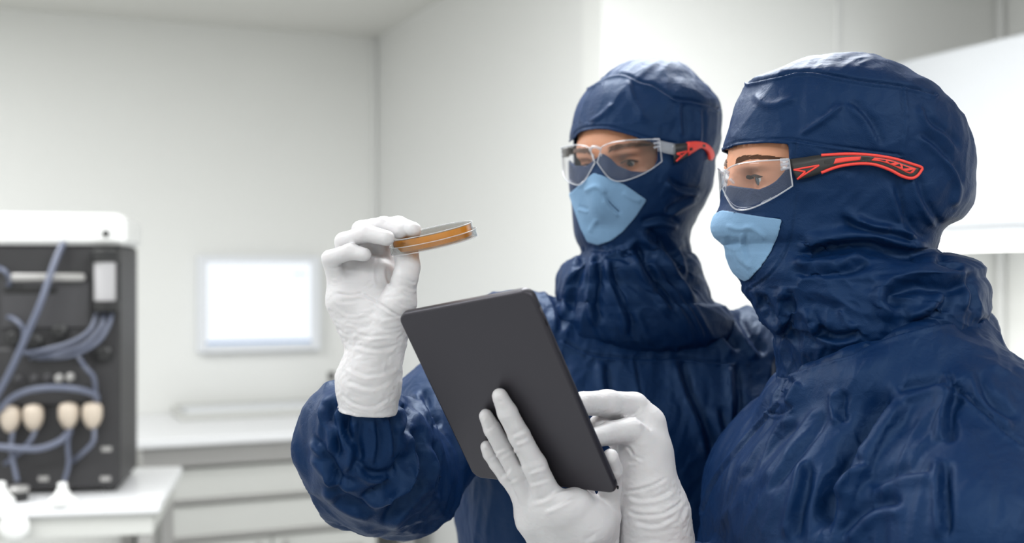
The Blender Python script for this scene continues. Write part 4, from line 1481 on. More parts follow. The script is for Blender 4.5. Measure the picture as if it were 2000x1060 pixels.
strokesLC = [
    ('seam', 3, 0.003, [(1105, 668), (1150, 690), (1200, 697), (1270, 700), (1330, 698), (1380, 705), (1430, 708)]),
    ('fold', 9, 0.007, [(1320, 690), (1340, 760), (1370, 830), (1390, 900)]),
    ('fold', 9, 0.007, [(1395, 620), (1415, 660), (1440, 690)]),
    ('fold', 9, 0.007, [(1430, 610), (1460, 660), (1490, 700)]),
    ('fold', 9, 0.008, [(1432, 700), (1436, 780), (1430, 860)]),
    ('fold', 9, 0.006, [(1400, 790), (1420, 860), (1440, 900)]),
    ('fold', 8, 0.005, [(1180, 700), (1185, 760), (1205, 810)]),
    ('seam', 3, 0.002, [(1240, 702), (1262, 820), (1290, 1000)]),
    ('fold', 8, 0.005, [(1060, 560), (1085, 600), (1092, 650)]),
    # sleeve
    ('fold', 5, 0.0045, [(676, 806), (670, 840), (676, 880)]), ('fold', 5, 0.0045, [(700, 815), (696, 855), (704, 905)]), ('fold', 5, 0.0045, [(730, 816), (736, 860), (730, 910)]), ('fold', 5, 0.0045, [(756, 808), (766, 850), (768, 900)]),
    ('fold', 9, 0.007, [(750, 1030), (790, 985), (835, 930)]), ('fold', 9, 0.007, [(632, 945), (680, 985), (735, 1005)]), ('ridge', 7, 0.006, [(812, 790), (838, 860), (846, 940)]), ('fold', 8, 0.006, [(612, 880), (650, 930), (700, 955)]),
    ('fold', 7, 0.006, [(690, 895), (720, 930), (770, 925), (800, 890)]), ('ridge', 6, 0.005, [(640, 790), (628, 840), (632, 900)]),
    ('fold', 8, 0.008, [(650, 770), (640, 810), (655, 850), (650, 900)]),
    ('fold', 8, 0.008, [(672, 790), (665, 830), (690, 880), (680, 930)]),
    ('fold', 9, 0.010, [(800, 830), (806, 880), (790, 940), (740, 990)]),
    ('fold', 9, 0.010, [(700, 985), (750, 960), (790, 915), (800, 870)]),
    ('fold', 7, 0.007, [(780, 790), (790, 820), (785, 850)]),
    ('fold', 7, 0.007, [(610, 850), (640, 900), (660, 960)]),
    ('fold', 9, 0.008, [(830, 860), (850, 920), (845, 975)]),
    ('fold', 8, 0.006, [(820, 760), (830, 800), (850, 840)]),
]
Vc = folds(Vc, Qc, [(a, b * (1.25 if a != 'seam' else 1), c * (1.1 if a != 'seam' else 1), d) for a, b, c, d in strokesLC])
mesh_np('coverall', Vc, Qc, M['navy'], PL)
tuck_in(bodyL, Vc, Qc, 1.44)

# ================================================================== TABLET
TC = [P(774, 616, 1.19), P(1034, 566, 1.105), P(1208, 966, 1.206), P(925, 933, 1.296)]      # back corners TL TR BR BL
cen = np.mean(TC, 0)
_, _, vt = np.linalg.svd(np.array(TC) - cen)
TN = vt[2] * (1 if vt[2][1] < 0 else -1)                     # out of the back, towards the camera
TC = [ray_plane(px, py, cen, TN) for px, py in ((774, 616), (1034, 566), (1208, 966), (925, 933))]
TW, TH, TT = 0.170, 0.240, 0.0078


def tpt(u, v, off):
    """point of the tablet: u across 0..1, v down 0..1, off metres out of its back"""
    p = TC[0] * (1 - u) * (1 - v) + TC[1] * u * (1 - v) + TC[2] * u * v + TC[3] * (1 - u) * v
    return p + TN * off


def rrect(inset, r, n=9):
    out = []
    for cx_, cy_, a0 in ((TW - r, r, -90), (TW - r, TH - r, 0), (r, TH - r, 90), (r, r, 180)):
        for k in range(n):
            a = math.radians(a0 + 90 * k / (n - 1))
            out.append((cx_ + (r - inset) * math.cos(a), cy_ + (r - inset) * math.sin(a)))
    return out


TAB = empty('tablet', tpt(0.5, 1, 0), 'dark grey tablet held upright with its back to the camera', 'tablet')
rings = []
for inset, off in [(0.0030 * (1 - math.cos(a)), -0.0030 * (1 - math.sin(a))) for a in np.linspace(math.pi / 2, 0, 6)] + [(0.0, -TT + 0.001), (0.001, -TT)]:
    rings.append([tpt(x / TW, y / TH, off) for x, y in rrect(inset, 0.0115)])
nn = len(rings[0]); m = MB(); V = [p for r in rings for p in r]
fs = [tuple(range(nn))]
for i in range(len(rings) - 1):
    for k in range(nn):
        k2 = (k + 1) % nn
        fs.append((i * nn + k, i * nn + k2, (i + 1) * nn + k2, (i + 1) * nn + k))
fs.append(tuple((len(rings) - 1) * nn + k for k in range(nn))[::-1])
m.add(V, fs)
tb = m.build('back_shell', M['tablet'], TAB, smooth=True)
md = tb.modifiers.new('wn', 'WEIGHTED_NORMAL'); md.keep_sharp = False
for p_ in tb.data.polygons:
    if len(p_.vertices) > 4: p_.use_smooth = False
m = MB().sheet([tpt(x / TW, y / TH, -TT) for x, y in rrect(0.0012, 0.0115)], -TN * 0.0006)
m.build('screen_glass', M['tablet_glass'], TAB)
SN = tpt(1, .5, 0) - tpt(0, .5, 0); SN /= np.linalg.norm(SN)
for v_, r_ in ((0.945, 0.0021), (0.975, 0.0019)):
    MB().lathe(tpt(1, v_, -TT * 0.52) - SN * 0.0006, [(r_, 0), (r_, 0.0009), (r_ * 0.7, 0.001)], axis=SN, n=20).build('side_port', M['hole'], TAB)
m = MB(); m.tube([tpt(1, 0.09, -TT * .5) + SN * 0.0001, tpt(1, 0.17, -TT * .5) + SN * 0.0001], 0.0012, 8)
m.build('volume_button', M['tablet'], TAB, smooth=True)


def TB(px, py, off):
    """point on the sight line through a picture position, off metres out of the tablet's back"""
    return ray_plane(px, py, cen + TN * off, TN)


# ================================================================== PETRI DISH
DN = np.array((-0.215, -0.125, 0.97)); DN /= np.linalg.norm(DN)
DC = P(845, 462, 1.26)
DISH = empty('petri_dish', DC, 'clear petri dish filled with amber agar, held up in gloved fingers', 'petri dish')


def dl(prof, name, mat, parent, n=72):
    return MB().lathe(DC, prof, axis=DN, n=n).build(name, mat, parent, smooth=False)


m_ag = bpy.data.materials.new('amber_agar'); m_ag.use_nodes = True
nt = m_ag.node_tree; nt.nodes.clear()
out = nt.nodes.new('ShaderNodeOutputMaterial'); mx1 = nt.nodes.new('ShaderNodeMixShader'); mx2 = nt.nodes.new('ShaderNodeMixShader')
tr = nt.nodes.new('ShaderNodeBsdfTransparent'); tl = nt.nodes.new('ShaderNodeBsdfTranslucent'); df = nt.nodes.new('ShaderNodeBsdfDiffuse'); gl = nt.nodes.new('ShaderNodeBsdfGlossy')
tr.inputs['Color'].default_value = (*lin((240, 196, 110)), 1); tl.inputs['Color'].default_value = (*lin((246, 190, 84)), 1); df.inputs['Color'].default_value = (*lin((214, 158, 72)), 1)
gl.inputs['Roughness'].default_value = 0.08
fr = fresnel(nt, 1.34)
mxa = nt.nodes.new('ShaderNodeMixShader'); mxa.inputs['Fac'].default_value = 0.5
nt.links.new(tl.outputs[0], mxa.inputs[1]); nt.links.new(df.outputs[0], mxa.inputs[2])
mx1.inputs['Fac'].default_value = 0.5
nt.links.new(tr.outputs[0], mx1.inputs[1]); nt.links.new(mxa.outputs[0], mx1.inputs[2])
nt.links.new(fr, mx2.inputs['Fac']); nt.links.new(mx1.outputs[0], mx2.inputs[1]); nt.links.new(gl.outputs[0], mx2.inputs[2])
nt.links.new(mx2.outputs[0], out.inputs['Surface'])
M['agar'] = m_ag
# upside down: the dish with the agar on top, the lid below
dl([(1e-6, 0.0068), (0.0440, 0.0068), (0.0440, -0.0072), (0.0426, -0.0072), (0.0426, 0.0056), (1e-6, 0.0056)], 'dish_base', M['dish'], DISH)
dl([(1e-6, 0.0054), (0.0424, 0.0054), (0.0424, -0.0064), (0.0410, -0.0068), (1e-6, -0.0068)], 'agar', M['agar'], DISH)
dl([(1e-6, -0.0090), (0.0462, -0.0090), (0.0468, -0.0084), (0.0468, -0.0010), (0.0456, -0.0010), (0.0456, -0.0078), (1e-6, -0.0078)], 'lid', M['dish'], DISH)
for rr_, hh in ((0.0440, 0.0068), (0.0468, -0.0010), (0.0466, -0.0088)):
    u_ = np.cross(DN, (0, 1, 0)); u_ /= np.linalg.norm(u_); w_ = np.cross(DN, u_)
    ring = [DC + DN * hh + rr_ * (math.cos(a) * u_ + math.sin(a) * w_) for a in np.linspace(0, 2 * math.pi, 80)]
    MB().tube(ring, 0.00045, 6, False).build('rim', M['lens_edge'], DISH, smooth=True)

# ================================================================== GLOVED HANDS
def glove(name, parts, cut, parent, h=0.0017, strokes=(), crump=None, label=None, wr=((1, 0, 0.1), 3)):
    pts = np.array([p for pr in parts for p in pr[0]]); mr = 0.06
    lo = pts.min(0) - mr; hi = pts.max(0) + mr
    fd = Field.uniform(lo, hi, h)
    for pr in parts:
        ps, rs, k = pr[0], pr[1], pr[2]
        fd.chain([np.array(p) for p in ps], rs, k, pr[3] if len(pr) > 3 else None)
    if cut: fd.half(*cut, k=0.003)
    V, Q = fd.mesh(3)
    if crump: V = crumple(V, Q, amount=crump(V), **CR_GLOVE)
    if crump:
        V = creases(V, Q, wr[0], 150, 28, 0.0013, wr[1], crump(V)); V = creases(V, Q, wr[0], 300, 60, 0.0005, wr[1] + 1, np.ones(len(V)))
    V = folds(V, Q, [(a, b, c * 0.62, d) for a, b, c, d in strokes])
    o = mesh_np(name, V, Q, M['glove'], parent)
    if label: o['label'] = label
    return o, V, Q


CR_GLOVE = dict(grow=0.09, iters=90, bend=0.4, anchor=0.003, lim=0.0028, seed=2, noise_amp=0.0005, nscale=110, axis=(0.15, 0.1, 1.0))
CAMV = np.array((0, -1.0, 0))

# --- the raised hand with the dish
H1 = [
    # palm and wrist
    ([P(718, 830, 1.268), P(720, 745, 1.262), P(736, 672, 1.258)], [0.0295, 0.0320, 0.0262], 0.02, (CAMV, 0.85)),
    ([P(736, 672, 1.258), P(728, 615, 1.262), P(716, 560, 1.270)], [0.0262, 0.036, 0.033], 0.02, (CAMV, 0.55)),
    ([P(700, 640, 1.262), P(672, 585, 1.262), P(664, 552, 1.262)], [0.016, 0.017, 0.0125], 0.016),
    ([P(750, 640, 1.262), P(752, 560, 1.280), P(748, 515, 1.288)], [0.016, 0.017, 0.013], 0.016),
    # little finger
    ([P(662, 552, 1.262), P(645, 505, 1.252)], [0.0112, 0.0092], 0.006), ([P(645, 505, 1.252), P(684, 491, 1.236), P(712, 497, 1.230)], [0.0090, 0.0084, 0.0072], 0.004),
    # ring finger
    ([P(684, 530, 1.270), P(672, 472, 1.262)], [0.0112, 0.0100], 0.006), ([P(672, 472, 1.262), P(716, 456, 1.235), P(756, 465, 1.222)], [0.0098, 0.0092, 0.0080], 0.004),
    # middle finger
    ([P(712, 520, 1.283), P(705, 450, 1.280)], [0.0112, 0.0100], 0.006), ([P(705, 448, 1.280), P(750, 440, 1.250), P(782, 452, 1.236)], [0.0098, 0.0094, 0.0082], 0.004),
    # forefinger
    ([P(748, 515, 1.288), P(738, 447, 1.285)], [0.0112, 0.0102], 0.006), ([P(738, 445, 1.285), P(778, 440, 1.252), P(808, 449, 1.232)], [0.0102, 0.0098, 0.0082], 0.004),
    # thumb
    ([P(752, 650, 1.254), P(778, 590, 1.240)], [0.020, 0.0190], 0.014), ([P(778, 590, 1.240), P(792, 540, 1.236), P(798, 494, 1.250)], [0.0178, 0.0128, 0.0108], 0.006),
    ([P(798, 520, 1.240), P(790, 496, 1.248)], [0.0125, 0.012], 0.006),
]
c1 = P(717, 796, 1.2665); a1 = P(718, 830, 1.268) - P(720, 745, 1.262); a1 /= np.linalg.norm(a1)
e1 = np.cross(a1, CAMV); e1 /= np.linalg.norm(e1); f1 = np.cross(a1, e1)
H1.append(([c1 + a1 * 0.002 + 0.0298 * math.cos(t) * e1 + 0.0262 * math.sin(t) * f1 for t in np.linspace(0, 2 * math.pi, 40)], [0.0017] * 40, 0.003))
s1 = [('fold', 5, 0.0022, [(690, 675), (730, 685), (775, 680)]), ('fold', 4, 0.0016, [(685, 650), (720, 660), (770, 655)]), ('fold', 5, 0.0022, [(672, 715), (715, 735), (765, 725), (778, 712)]),
      ('fold', 5, 0.0018, [(668, 742), (720, 760), (770, 745)]), ('crease', 3, 0.0024, [(688, 568), (720, 580), (760, 605), (790, 622)]), ('crease', 3, 0.002, [(650, 572), (690, 575), (715, 565), (735, 545)]),
      ('fold', 3, 0.0014, [(655, 590), (680, 592), (700, 588)]), ('fold', 3, 0.0014, [(665, 612), (690, 616), (712, 612)]), ('fold', 3, 0.0013, [(672, 632), (700, 638)]),
      ('crease', 2, 0.0018, [(643, 522), (655, 523), (668, 517)]), ('crease', 2, 0.0018, [(645, 550), (660, 550), (672, 538)]),
      ('fold', 2.5, 0.0016, [(795, 548), (806, 553), (814, 552)]), ('fold', 2.5, 0.0016, [(790, 560), (803, 567), (814, 566)]), ('fold', 2.5, 0.0015, [(782, 575), (797, 583), (810, 584)]), ('fold', 2.5, 0.0014, [(775, 592), (790, 599), (805, 600)]),
      ('fold', 4, 0.002, [(735, 500), (732, 530), (735, 560)]), ('fold', 4, 0.002, [(752, 520), (755, 545), (768, 570)]),
      ('fold', 4, 0.002, [(664, 768), (690, 790), (730, 796), (765, 775)]), ('ridge', 2.5, 0.0014, [(662, 776), (685, 798), (715, 806), (745, 800), (768, 782)])]
def crump1(V):
    px = proj(V)
    return np.clip((px[:, 1] - 545) / 70, 0, 1) * 1.0 + 0.05
ax1 = P(722, 800, 1.268) - P(725, 740, 1.262)
glove('glove', H1, (P(714, 805, 1.268), ax1 + np.array((0.0, -0.004, 0))), PL, strokes=s1, crump=crump1, label='white glove pinching the petri dish')

# --- hand under the tablet, fingers on its back
ps_ = lambda *a: [TB(*q) for q in a]
WR = TB(1140, 1150, 0.004)
H2 = [
    ([TB(1150, 1290, 0.0), TB(1146, 1220, 0.002), WR], [0.042, 0.040, 0.033], 0.02),
    ([WR, TB(1122, 1075, 0.012), TB(1085, 1000, 0.020)], [0.034, 0.038, 0.031], 0.02, (TN, 0.62)),
    ([TB(1160, 1090, 0.004), TB(1150, 1020, 0.006), TB(1128, 985, 0.008)], [0.024, 0.026, 0.018], 0.018),
    ([TB(1085, 1080, 0.012), TB(1042, 1010, 0.016), TB(1022, 970, 0.0125)], [0.022, 0.018, 0.0125], 0.016),
    # middle finger
    (ps_((1072, 972, 0.018), (1044, 908, 0.0145), (1014, 850, 0.0120)), [0.0145, 0.0122, 0.0112], 0.007), (ps_((1014, 850, 0.0120), (991, 805, 0.0105), (976, 773, 0.0085)), [0.0110, 0.0102, 0.0080], 0.004),
    # ring finger
    (ps_((1042, 982, 0.017), (1010, 920, 0.0135), (984, 876, 0.0110)), [0.0130, 0.0108, 0.0100], 0.006), (ps_((984, 876, 0.0110), (962, 838, 0.0098), (949, 812, 0.0080)), [0.0098, 0.0092, 0.0074], 0.003),
    # little finger
    (ps_((1022, 970, 0.0125), (990, 930, 0.0100), (970, 905, 0.0088)), [0.0112, 0.0088, 0.0082], 0.005), (ps_((970, 905, 0.0088), (957, 886, 0.0078), (950, 872, 0.0070)), [0.0080, 0.0076, 0.0066], 0.003),
    # forefinger bent under the lower edge
    (ps_((1108, 985, 0.012), (1140, 996, -0.004), (1152, 985, -0.018)), [0.0130, 0.0112, 0.0105], 0.008), (ps_((1152, 985, -0.018), (1140, 955, -0.0215), (1130, 935, -0.0195)), [0.0105, 0.0098, 0.0086], 0.004),
    # thumb on the screen side
    (ps_((1165, 1060, 0.0), (1184, 1008, -0.014)), [0.022, 0.0155], 0.014), (ps_((1184, 1008, -0.014), (1192, 955, -0.0225), (1196, 918, -0.0205), (1192, 892, -0.0185)), [0.0145, 0.0112, 0.0104, 0.0085], 0.005),
]
s2 = [('fold', 4, 0.0018, [(1000, 853), (1015, 846), (1030, 838)]), ('fold', 4, 0.0016, [(1005, 868), (1020, 862), (1035, 856)]), ('fold', 3, 0.001, [(975, 788), (985, 784)]),
      ('fold', 3, 0.0015, [(950, 842), (962, 834), (972, 828)]), ('fold', 3.5, 0.0018, [(968, 885), (985, 876), (1000, 872)]), ('fold', 3.5, 0.0016, [(975, 898), (992, 886), (1008, 876)]), ('fold', 3, 0.0012, [(940, 825), (950, 812)]),
      ('fold', 3, 0.0014, [(955, 900), (965, 893), (972, 884)]), ('fold', 4, 0.0018, [(978, 935), (990, 925), (1000, 912)]), ('fold', 4, 0.0016, [(992, 945), (1004, 938), (1015, 935)]),
      ('fold', 5, 0.002, [(1030, 985), (1065, 975), (1090, 960), (1120, 955)]), ('fold', 5, 0.002, [(1060, 1000), (1095, 985), (1125, 968)]), ('fold', 4, 0.0014, [(1030, 925), (1050, 918), (1068, 912)]), ('fold', 4, 0.0014, [(1030, 948), (1055, 942), (1080, 935)]),
      ('fold', 5, 0.0016, [(1140, 1060), (1155, 1052), (1165, 1045)]), ('valley', 4, 0.002, [(1020, 912), (1016, 900), (1008, 880)])]
def crump2(V):
    return np.clip((1.262 - V[:, 2]) / 0.05, 0.12, 1) * 0.8
glove('glove', H2, (TB(1150, 1290, 0.0), TB(1150, 1290, 0) - TB(1146, 1220, 0.002)), PR, strokes=s2, crump=crump2, wr=((1, 0.1, 0.35), 9), label='white glove with fingers spread on the back of the tablet')

# --- hand working on the screen
H3 = [
    ([P(1284, 1130, 1.285), P(1280, 1060, 1.285), P(1274, 1000, 1.283), P(1262, 938, 1.280)], [0.042, 0.0385, 0.0375, 0.0300], 0.02),
    ([P(1262, 938, 1.280), P(1262, 885, 1.282), P(1258, 830, 1.290)], [0.0300, 0.0262, 0.0225], 0.02),
    ([P(1250, 900, 1.270), P(1244, 870, 1.268)], [0.020, 0.019], 0.016),
    ([P(1258, 830, 1.290), P(1238, 797, 1.288)], [0.022, 0.0160], 0.012),
    # forefinger
    ([P(1238, 793, 1.288), P(1186, 787, 1.262), P(1140, 788, 1.235)], [0.0148, 0.0136, 0.0124], 0.008), ([P(1140, 788, 1.235), TB(1105, 795, -0.028), TB(1075, 806, -0.0185)], [0.0124, 0.0112, 0.0088], 0.004),
    # thumb
    ([P(1262, 872, 1.275), P(1232, 842, 1.258)], [0.020, 0.0142], 0.012), ([P(1230, 840, 1.256), P(1190, 846, 1.240), TB(1155, 856, -0.021)], [0.0138, 0.0122, 0.0098], 0.004),
    # middle, ring and little finger, folded beyond
    ([P(1250, 800, 1.305), P(1198, 800, 1.290), P(1170, 830, 1.268), P(1178, 850, 1.266)], [0.0142, 0.0118, 0.0106, 0.009], 0.006),
    ([P(1258, 815, 1.322), P(1212, 820, 1.318), P(1196, 850, 1.300), P(1206, 868, 1.296)], [0.0135, 0.0112, 0.010, 0.0086], 0.006),
    ([P(1262, 840, 1.335), P(1228, 845, 1.338), P(1216, 868, 1.322), P(1226, 884, 1.316)], [0.0122, 0.0098, 0.009, 0.0078], 0.006),
]
s3 = [('crease', 3.5, 0.0026, [(1215, 960), (1250, 955), (1280, 945), (1306, 930)]), ('fold', 5, 0.0026, [(1222, 968), (1250, 978), (1290, 972), (1320, 955)]), ('crease', 4, 0.003, [(1218, 992), (1245, 1004), (1290, 1004), (1325, 985), (1335, 968)]),
      ('fold', 5, 0.0024, [(1235, 1020), (1280, 1028), (1325, 1008)]), ('fold', 4, 0.0016, [(1225, 905), (1245, 902)]), ('crease', 3, 0.0024, [(1218, 868), (1230, 876), (1238, 890)]), ('fold', 3.5, 0.0018, [(1236, 816), (1246, 806), (1254, 796)]),
      ('fold', 3.5, 0.0016, [(1248, 822), (1262, 832), (1270, 842)]), ('fold', 3.5, 0.0014, [(1238, 894), (1256, 900)]), ('ridge', 4, 0.002, [(1312, 1030), (1335, 1015), (1344, 985)])]
def crump3(V):
    px = proj(V)
    return np.clip((px[:, 1] - 900) / 50, 0.1, 1)
glove('glove', H3, (P(1284, 1140, 1.285), P(1284, 1140, 1.285) - P(1280, 1060, 1.285)), PR, strokes=s3, crump=crump3, wr=((1, 0.0, 0.25), 14), label='white glove with its forefinger on the screen side of the tablet')

# --- the other person's lowered hand
w0 = np.array((0.385, 1.70, 0.88))
H4 = [([w0 + (0, 0, 0.05), w0 + (0, -0.003, -0.02)], [0.038, 0.030], 0.02), ([w0 + (0, -0.003, -0.02), w0 + (0, -0.012, -0.09)], [0.028, 0.036], 0.02, (np.array((1.0, 0, 0)), 0.6))]
for dy, ln, r_ in ((-0.036, 0.070, 0.0095), (-0.018, 0.080, 0.0100), (0.0, 0.074, 0.0098), (0.018, 0.058, 0.0086)):
    b0 = w0 + (0.0, dy, -0.105); H4.append(([w0 + (0, dy * .6, -0.06), b0, b0 + (-0.006, -0.003, -ln * .5), b0 + (-0.02, -0.006, -ln * .95)], [0.014, r_ * 1.1, r_, r_ * .8], 0.005))
H4.append(([w0 + (-0.004, -0.026, -0.035), w0 + (-0.016, -0.052, -0.075), w0 + (-0.022, -0.056, -0.115)], [0.018, 0.0125, 0.0095], 0.006))
glove('glove', H4, None, PL, h=0.003, label='white glove on the lowered hand')

# ================================================================== SAFETY GLASSES
def on_wrap(px, py, c, R, a=0.089, b=0.099, e=2.3):
    """where the sight line meets the curve that the lenses follow round the face"""
    d = np.array(((px - 1000) / F, 1, (530 - py) / F)); o0 = np.array((0, 0, CZ))
    ts = np.linspace(1.0, 2.0, 4000)
    q = (o0 + ts[:, None] * d - c) @ R
    g = np.abs(q[:, 0] / a) ** e + np.abs(q[:, 1] / b) ** e - 1
    i = np.argmax(g < 0)
    if not (g < 0).any(): i = int(np.argmin(g))
    return q[i]


def resample(pts, n):
    p = spline(pts, 80); L = np.concatenate(([0], np.cumsum(np.linalg.norm(np.diff(p, axis=0), axis=1))))
    return np.stack([np.interp(np.linspace(0, L[-1], n), L, p[:, k]) for k in range(p.shape[1])], 1)


NU, NV = 36, 14
topL = resample([(1424, 333), (1431, 325), (1446, 319), (1476, 315), (1505, 313), (1541, 311)], NU)
botL = resample([(1421, 368), (1428, 385), (1437, 403), (1450, 413), (1480, 402), (1515, 384), (1548, 363)], NU)
lens_q = np.zeros((NU, NV, 3))
for i in range(NU):
    for j in range(NV):
        t = j / (NV - 1); p = topL[i] * (1 - t) + botL[i] * t
        bow = math.sin(math.pi * t)
        lens_q[i, j] = on_wrap(p[0], p[1], hcR, RR)
lens_q[:, :, 0] *= nearR                                            # as the positive side of the face


def grid_solid(G, t):
    """closed thin solid from a grid of points, thickness t along the surface normal"""
    a, b = G.shape[:2]
    V = G.reshape(-1, 3); idx = np.arange(a * b).reshape(a, b)
    Q = np.stack((idx[:-1, :-1], idx[1:, :-1], idx[1:, 1:], idx[:-1, 1:]), -1).reshape(-1, 4)
    return shell(V, Q, t)


def far_to_near(Vh, Qh, R, c):
    return None


def glasses(c, R, near, tree, temple, label, s=1.0, shift=(0, 0, 0), yc=0.0):
    c = np.array(c) + R @ np.array(shift, float)
    root = empty('safety_glasses', c + R @ np.array((0, 0.09, 0)), label, 'safety glasses', 'safety glasses with black and red arms')

    def wpt(q): return c + (np.asarray(q) * s) @ R.T
    for sx in (near, -near):
        G = lens_q.copy(); G[:, :, 0] *= sx
        Gw = wpt(G.reshape(-1, 3)).reshape(G.shape)
        if sx == near:                                              # the lens stands clear of the cloth
            for it in range(8):
                for a_ in range(NU):
                    for b_ in range(NV):
                        pw = Vector(Gw[a_, b_]); loc, nr, _, _ = tree.find_nearest(pw)
                        sd = (pw - loc).dot(nr)
                        if sd < 0.006: Gw[a_, b_] += R[:, 1] * (0.006 - sd) * 0.8 + np.array(nr) * (0.006 - sd) * 0.4
                Gs = Gw.copy()
                Gs[1:-1] = 0.5 * Gw[1:-1] + 0.25 * (Gw[:-2] + Gw[2:])
                Gs[:, 1:-1] = 0.5 * Gs[:, 1:-1] + 0.25 * (Gs[:, :-2] + Gs[:, 2:])
                if it < 7: Gw = Gs
        if sx == near: glasses.end = Gw[-3, 2].copy()
        V, Q = grid_solid(Gw, 0.0016)
        ln = mesh_np('lens', V, Q, M['lens'], root)
        loop = np.vstack((Gw[:, 0], Gw[-1, 1:], Gw[-2::-1, -1], Gw[0, -2:0:-1]))
        loop = np.vstack((loop, loop[:1]))
        MB().tube(loop, 0.00085, 8, False).build('lens_rim', M['lens_edge'], ln, smooth=True)
        # thicker moulded corner where the arm is clipped on
        for v_ in (0.5, 2.4, 4.2):
            k = int(v_)
            pts = Gw[-6:, k]
            MB().tube(pts, 0.0014, 8).build('clip_rib', M['lens_edge'], ln, smooth=True)
        pts = np.vstack((Gw[6:0:-2, 0] * 1.0, Gw[0, 0:12:3]))
        # nose pad
        e0 = lens_q[0, int(NV * .45)] * (sx, 1, 1); e1 = lens_q[3, NV - 2] * (sx, 1, 1)
        pad = [e0 + (0, -0.002, 0), (e0 + e1) / 2 + (sx * 0.001, -0.008, -0.001), e1 + (sx * 0.001, -0.009, 0), e1 + (sx * 0.004, -0.004, -0.003)]
        MB().tube(spline(wpt(pad), 16), [0.0018] * 16, 8).build('nose_pad', M['lens_edge'], root, smooth=True)
    i0 = lens_q[0, 2] * (near, 1, 1); i1 = lens_q[0, 2] * (-near, 1, 1)
    br = [i0, i0 * (0.5, 1, 1) + (0, 0.003, 0.003), (0, i0[1] + 0.004, i0[2] + 0.004), i1 * (0.5, 1, 1) + (0, 0.003, 0.003), i1]
    MB().tube(spline(wpt(br), 20), 0.0022, 8).build('nose_bridge', M['lens_edge'], root, smooth=True)
    temple(root, lambda q: wpt(q))
    # arm on the side away from the camera
    hz = lens_q[-1, 3] * (-near, 1, 1)
    far = [hz, hz + (-near * 0.001, -0.03, 0.002), hz + (-near * 0.008, -0.075, 0.004), hz + (-near * 0.010, -0.12, -0.002), hz + (-near * 0.008, -0.15, -0.014)]
    sp = spline(far, 24)
    if tree is not None:
        for k in range(4, 24):
            pw = Vector(wpt(sp[k])); loc, nr, _, _ = tree.find_nearest(pw)
            if (pw - loc).dot(nr) < 0.002:
                sp[k] = ((np.array(loc + nr * 0.002) - c) @ R) / s
    G = np.stack((sp + (0, 0, 0.006), sp - (0, 0, 0.006)), 1)
    o = mesh_np('temple_arm', *grid_solid(wpt(G.reshape(-1, 3)).reshape(G.shape), 0.0022), M['black_plastic'], root)
    MB().tube(wpt(sp[13:] + (0, 0, 0.006)), 0.0012, 6).build('red_edging', M['red'], o, smooth=True)
    return root


def arm_tools(tree, base):
    """arm pieces measured in the picture, laid over the hood's side"""
    def at_(px, py, off):
        d = Vector(((px - 1000) / F, 1, (530 - py) / F)).normalized(); o0 = Vector((0, 0, CZ))
        h = tree.ray_cast(o0, d)
        p = np.array(h[0]) if h[0] is not None else P(px, py, base)
        return p
    def lay(pxy, off):
        p = np.array([at_(*q, 0) for q in pxy])
        # smooth the depth along the arm so that it lies straight over the creases
        for _ in range(12):
            if len(p) > 2:
                p[1:-1, 1] = 0.25 * p[:-2, 1] + 0.5 * p[1:-1, 1] + 0.25 * p[2:, 1]
        return np.array([P(q[0], q[1], y - off) for q, y in zip(pxy, p[:, 1])])
    return lay


treeR = bvh(*loft(rowsR, 160, 160, 0.10, 2.15)); treeL = bvh(*loft(rowsL, 160, 160, 0.0, 2.15))


def depth_fn(y0, y1, x0_, x1_, curve=0.0):
    def f(px):
        t = (px - x0_) / (x1_ - x0_)
        return y0 + (y1 - y0) * t + curve * t * (1 - t)
    return f


def strip(name, up, lo, dep, off, t, mat, parent, n=40):
    U_ = resample(up, n); L_ = resample(lo, n)
    G = np.zeros((n, 4, 3))
    for i in range(n):
        for j in range(4):
            p = U_[i] * (1 - j / 3) + L_[i] * (j / 3)
            G[i, j] = P(p[0], p[1], dep(p[0]) - off)
    V, Q = grid_solid(G, t)
    if ((V[:n * 4] - (V[n * 4:])) [:, 1]).mean() > 0:             # keep the measured face towards the wearer's outside
        V, Q = grid_solid(G[:, ::-1].copy(), t)
    return mesh_np(name, V, Q, mat, parent, smooth=False)


def band(name, pts, dep, off, r, mat, parent, closed=False):
    pts = [tuple(p) for p in pts]
    q = resample(pts, 8 * len(pts)) if len(pts) > 2 else np.array(pts, float)
    return MB().tube([P(a, b, dep(a) - off) for a, b in q], r, 8).build(name, mat, parent, smooth=True)


def poly(name, pts, dep, off, t, mat, parent):
    q = [P(a, b, dep(a) - off) for a, b in pts]
    return MB().sheet(q, (0, t, 0)).build(name, mat, parent)


def side_depth(tree, pts):
    """depth of the hood along the arm, fitted with a smooth curve that stays in front of it"""
    xs_, ys_ = [], []
    for px, py in pts:
        d = Vector(((px - 1000) / F, 1, (530 - py) / F)).normalized()
        h = tree.ray_cast(Vector((0, 0, CZ)), d)
        if h[0] is not None: xs_.append(px); ys_.append(h[0].y)
    cf = np.polyfit(xs_, ys_, 3)
    gap = max(np.polyval(cf, xs_) - np.array(ys_))
    return (lambda x: float(np.polyval(cf, x)) - gap), cf


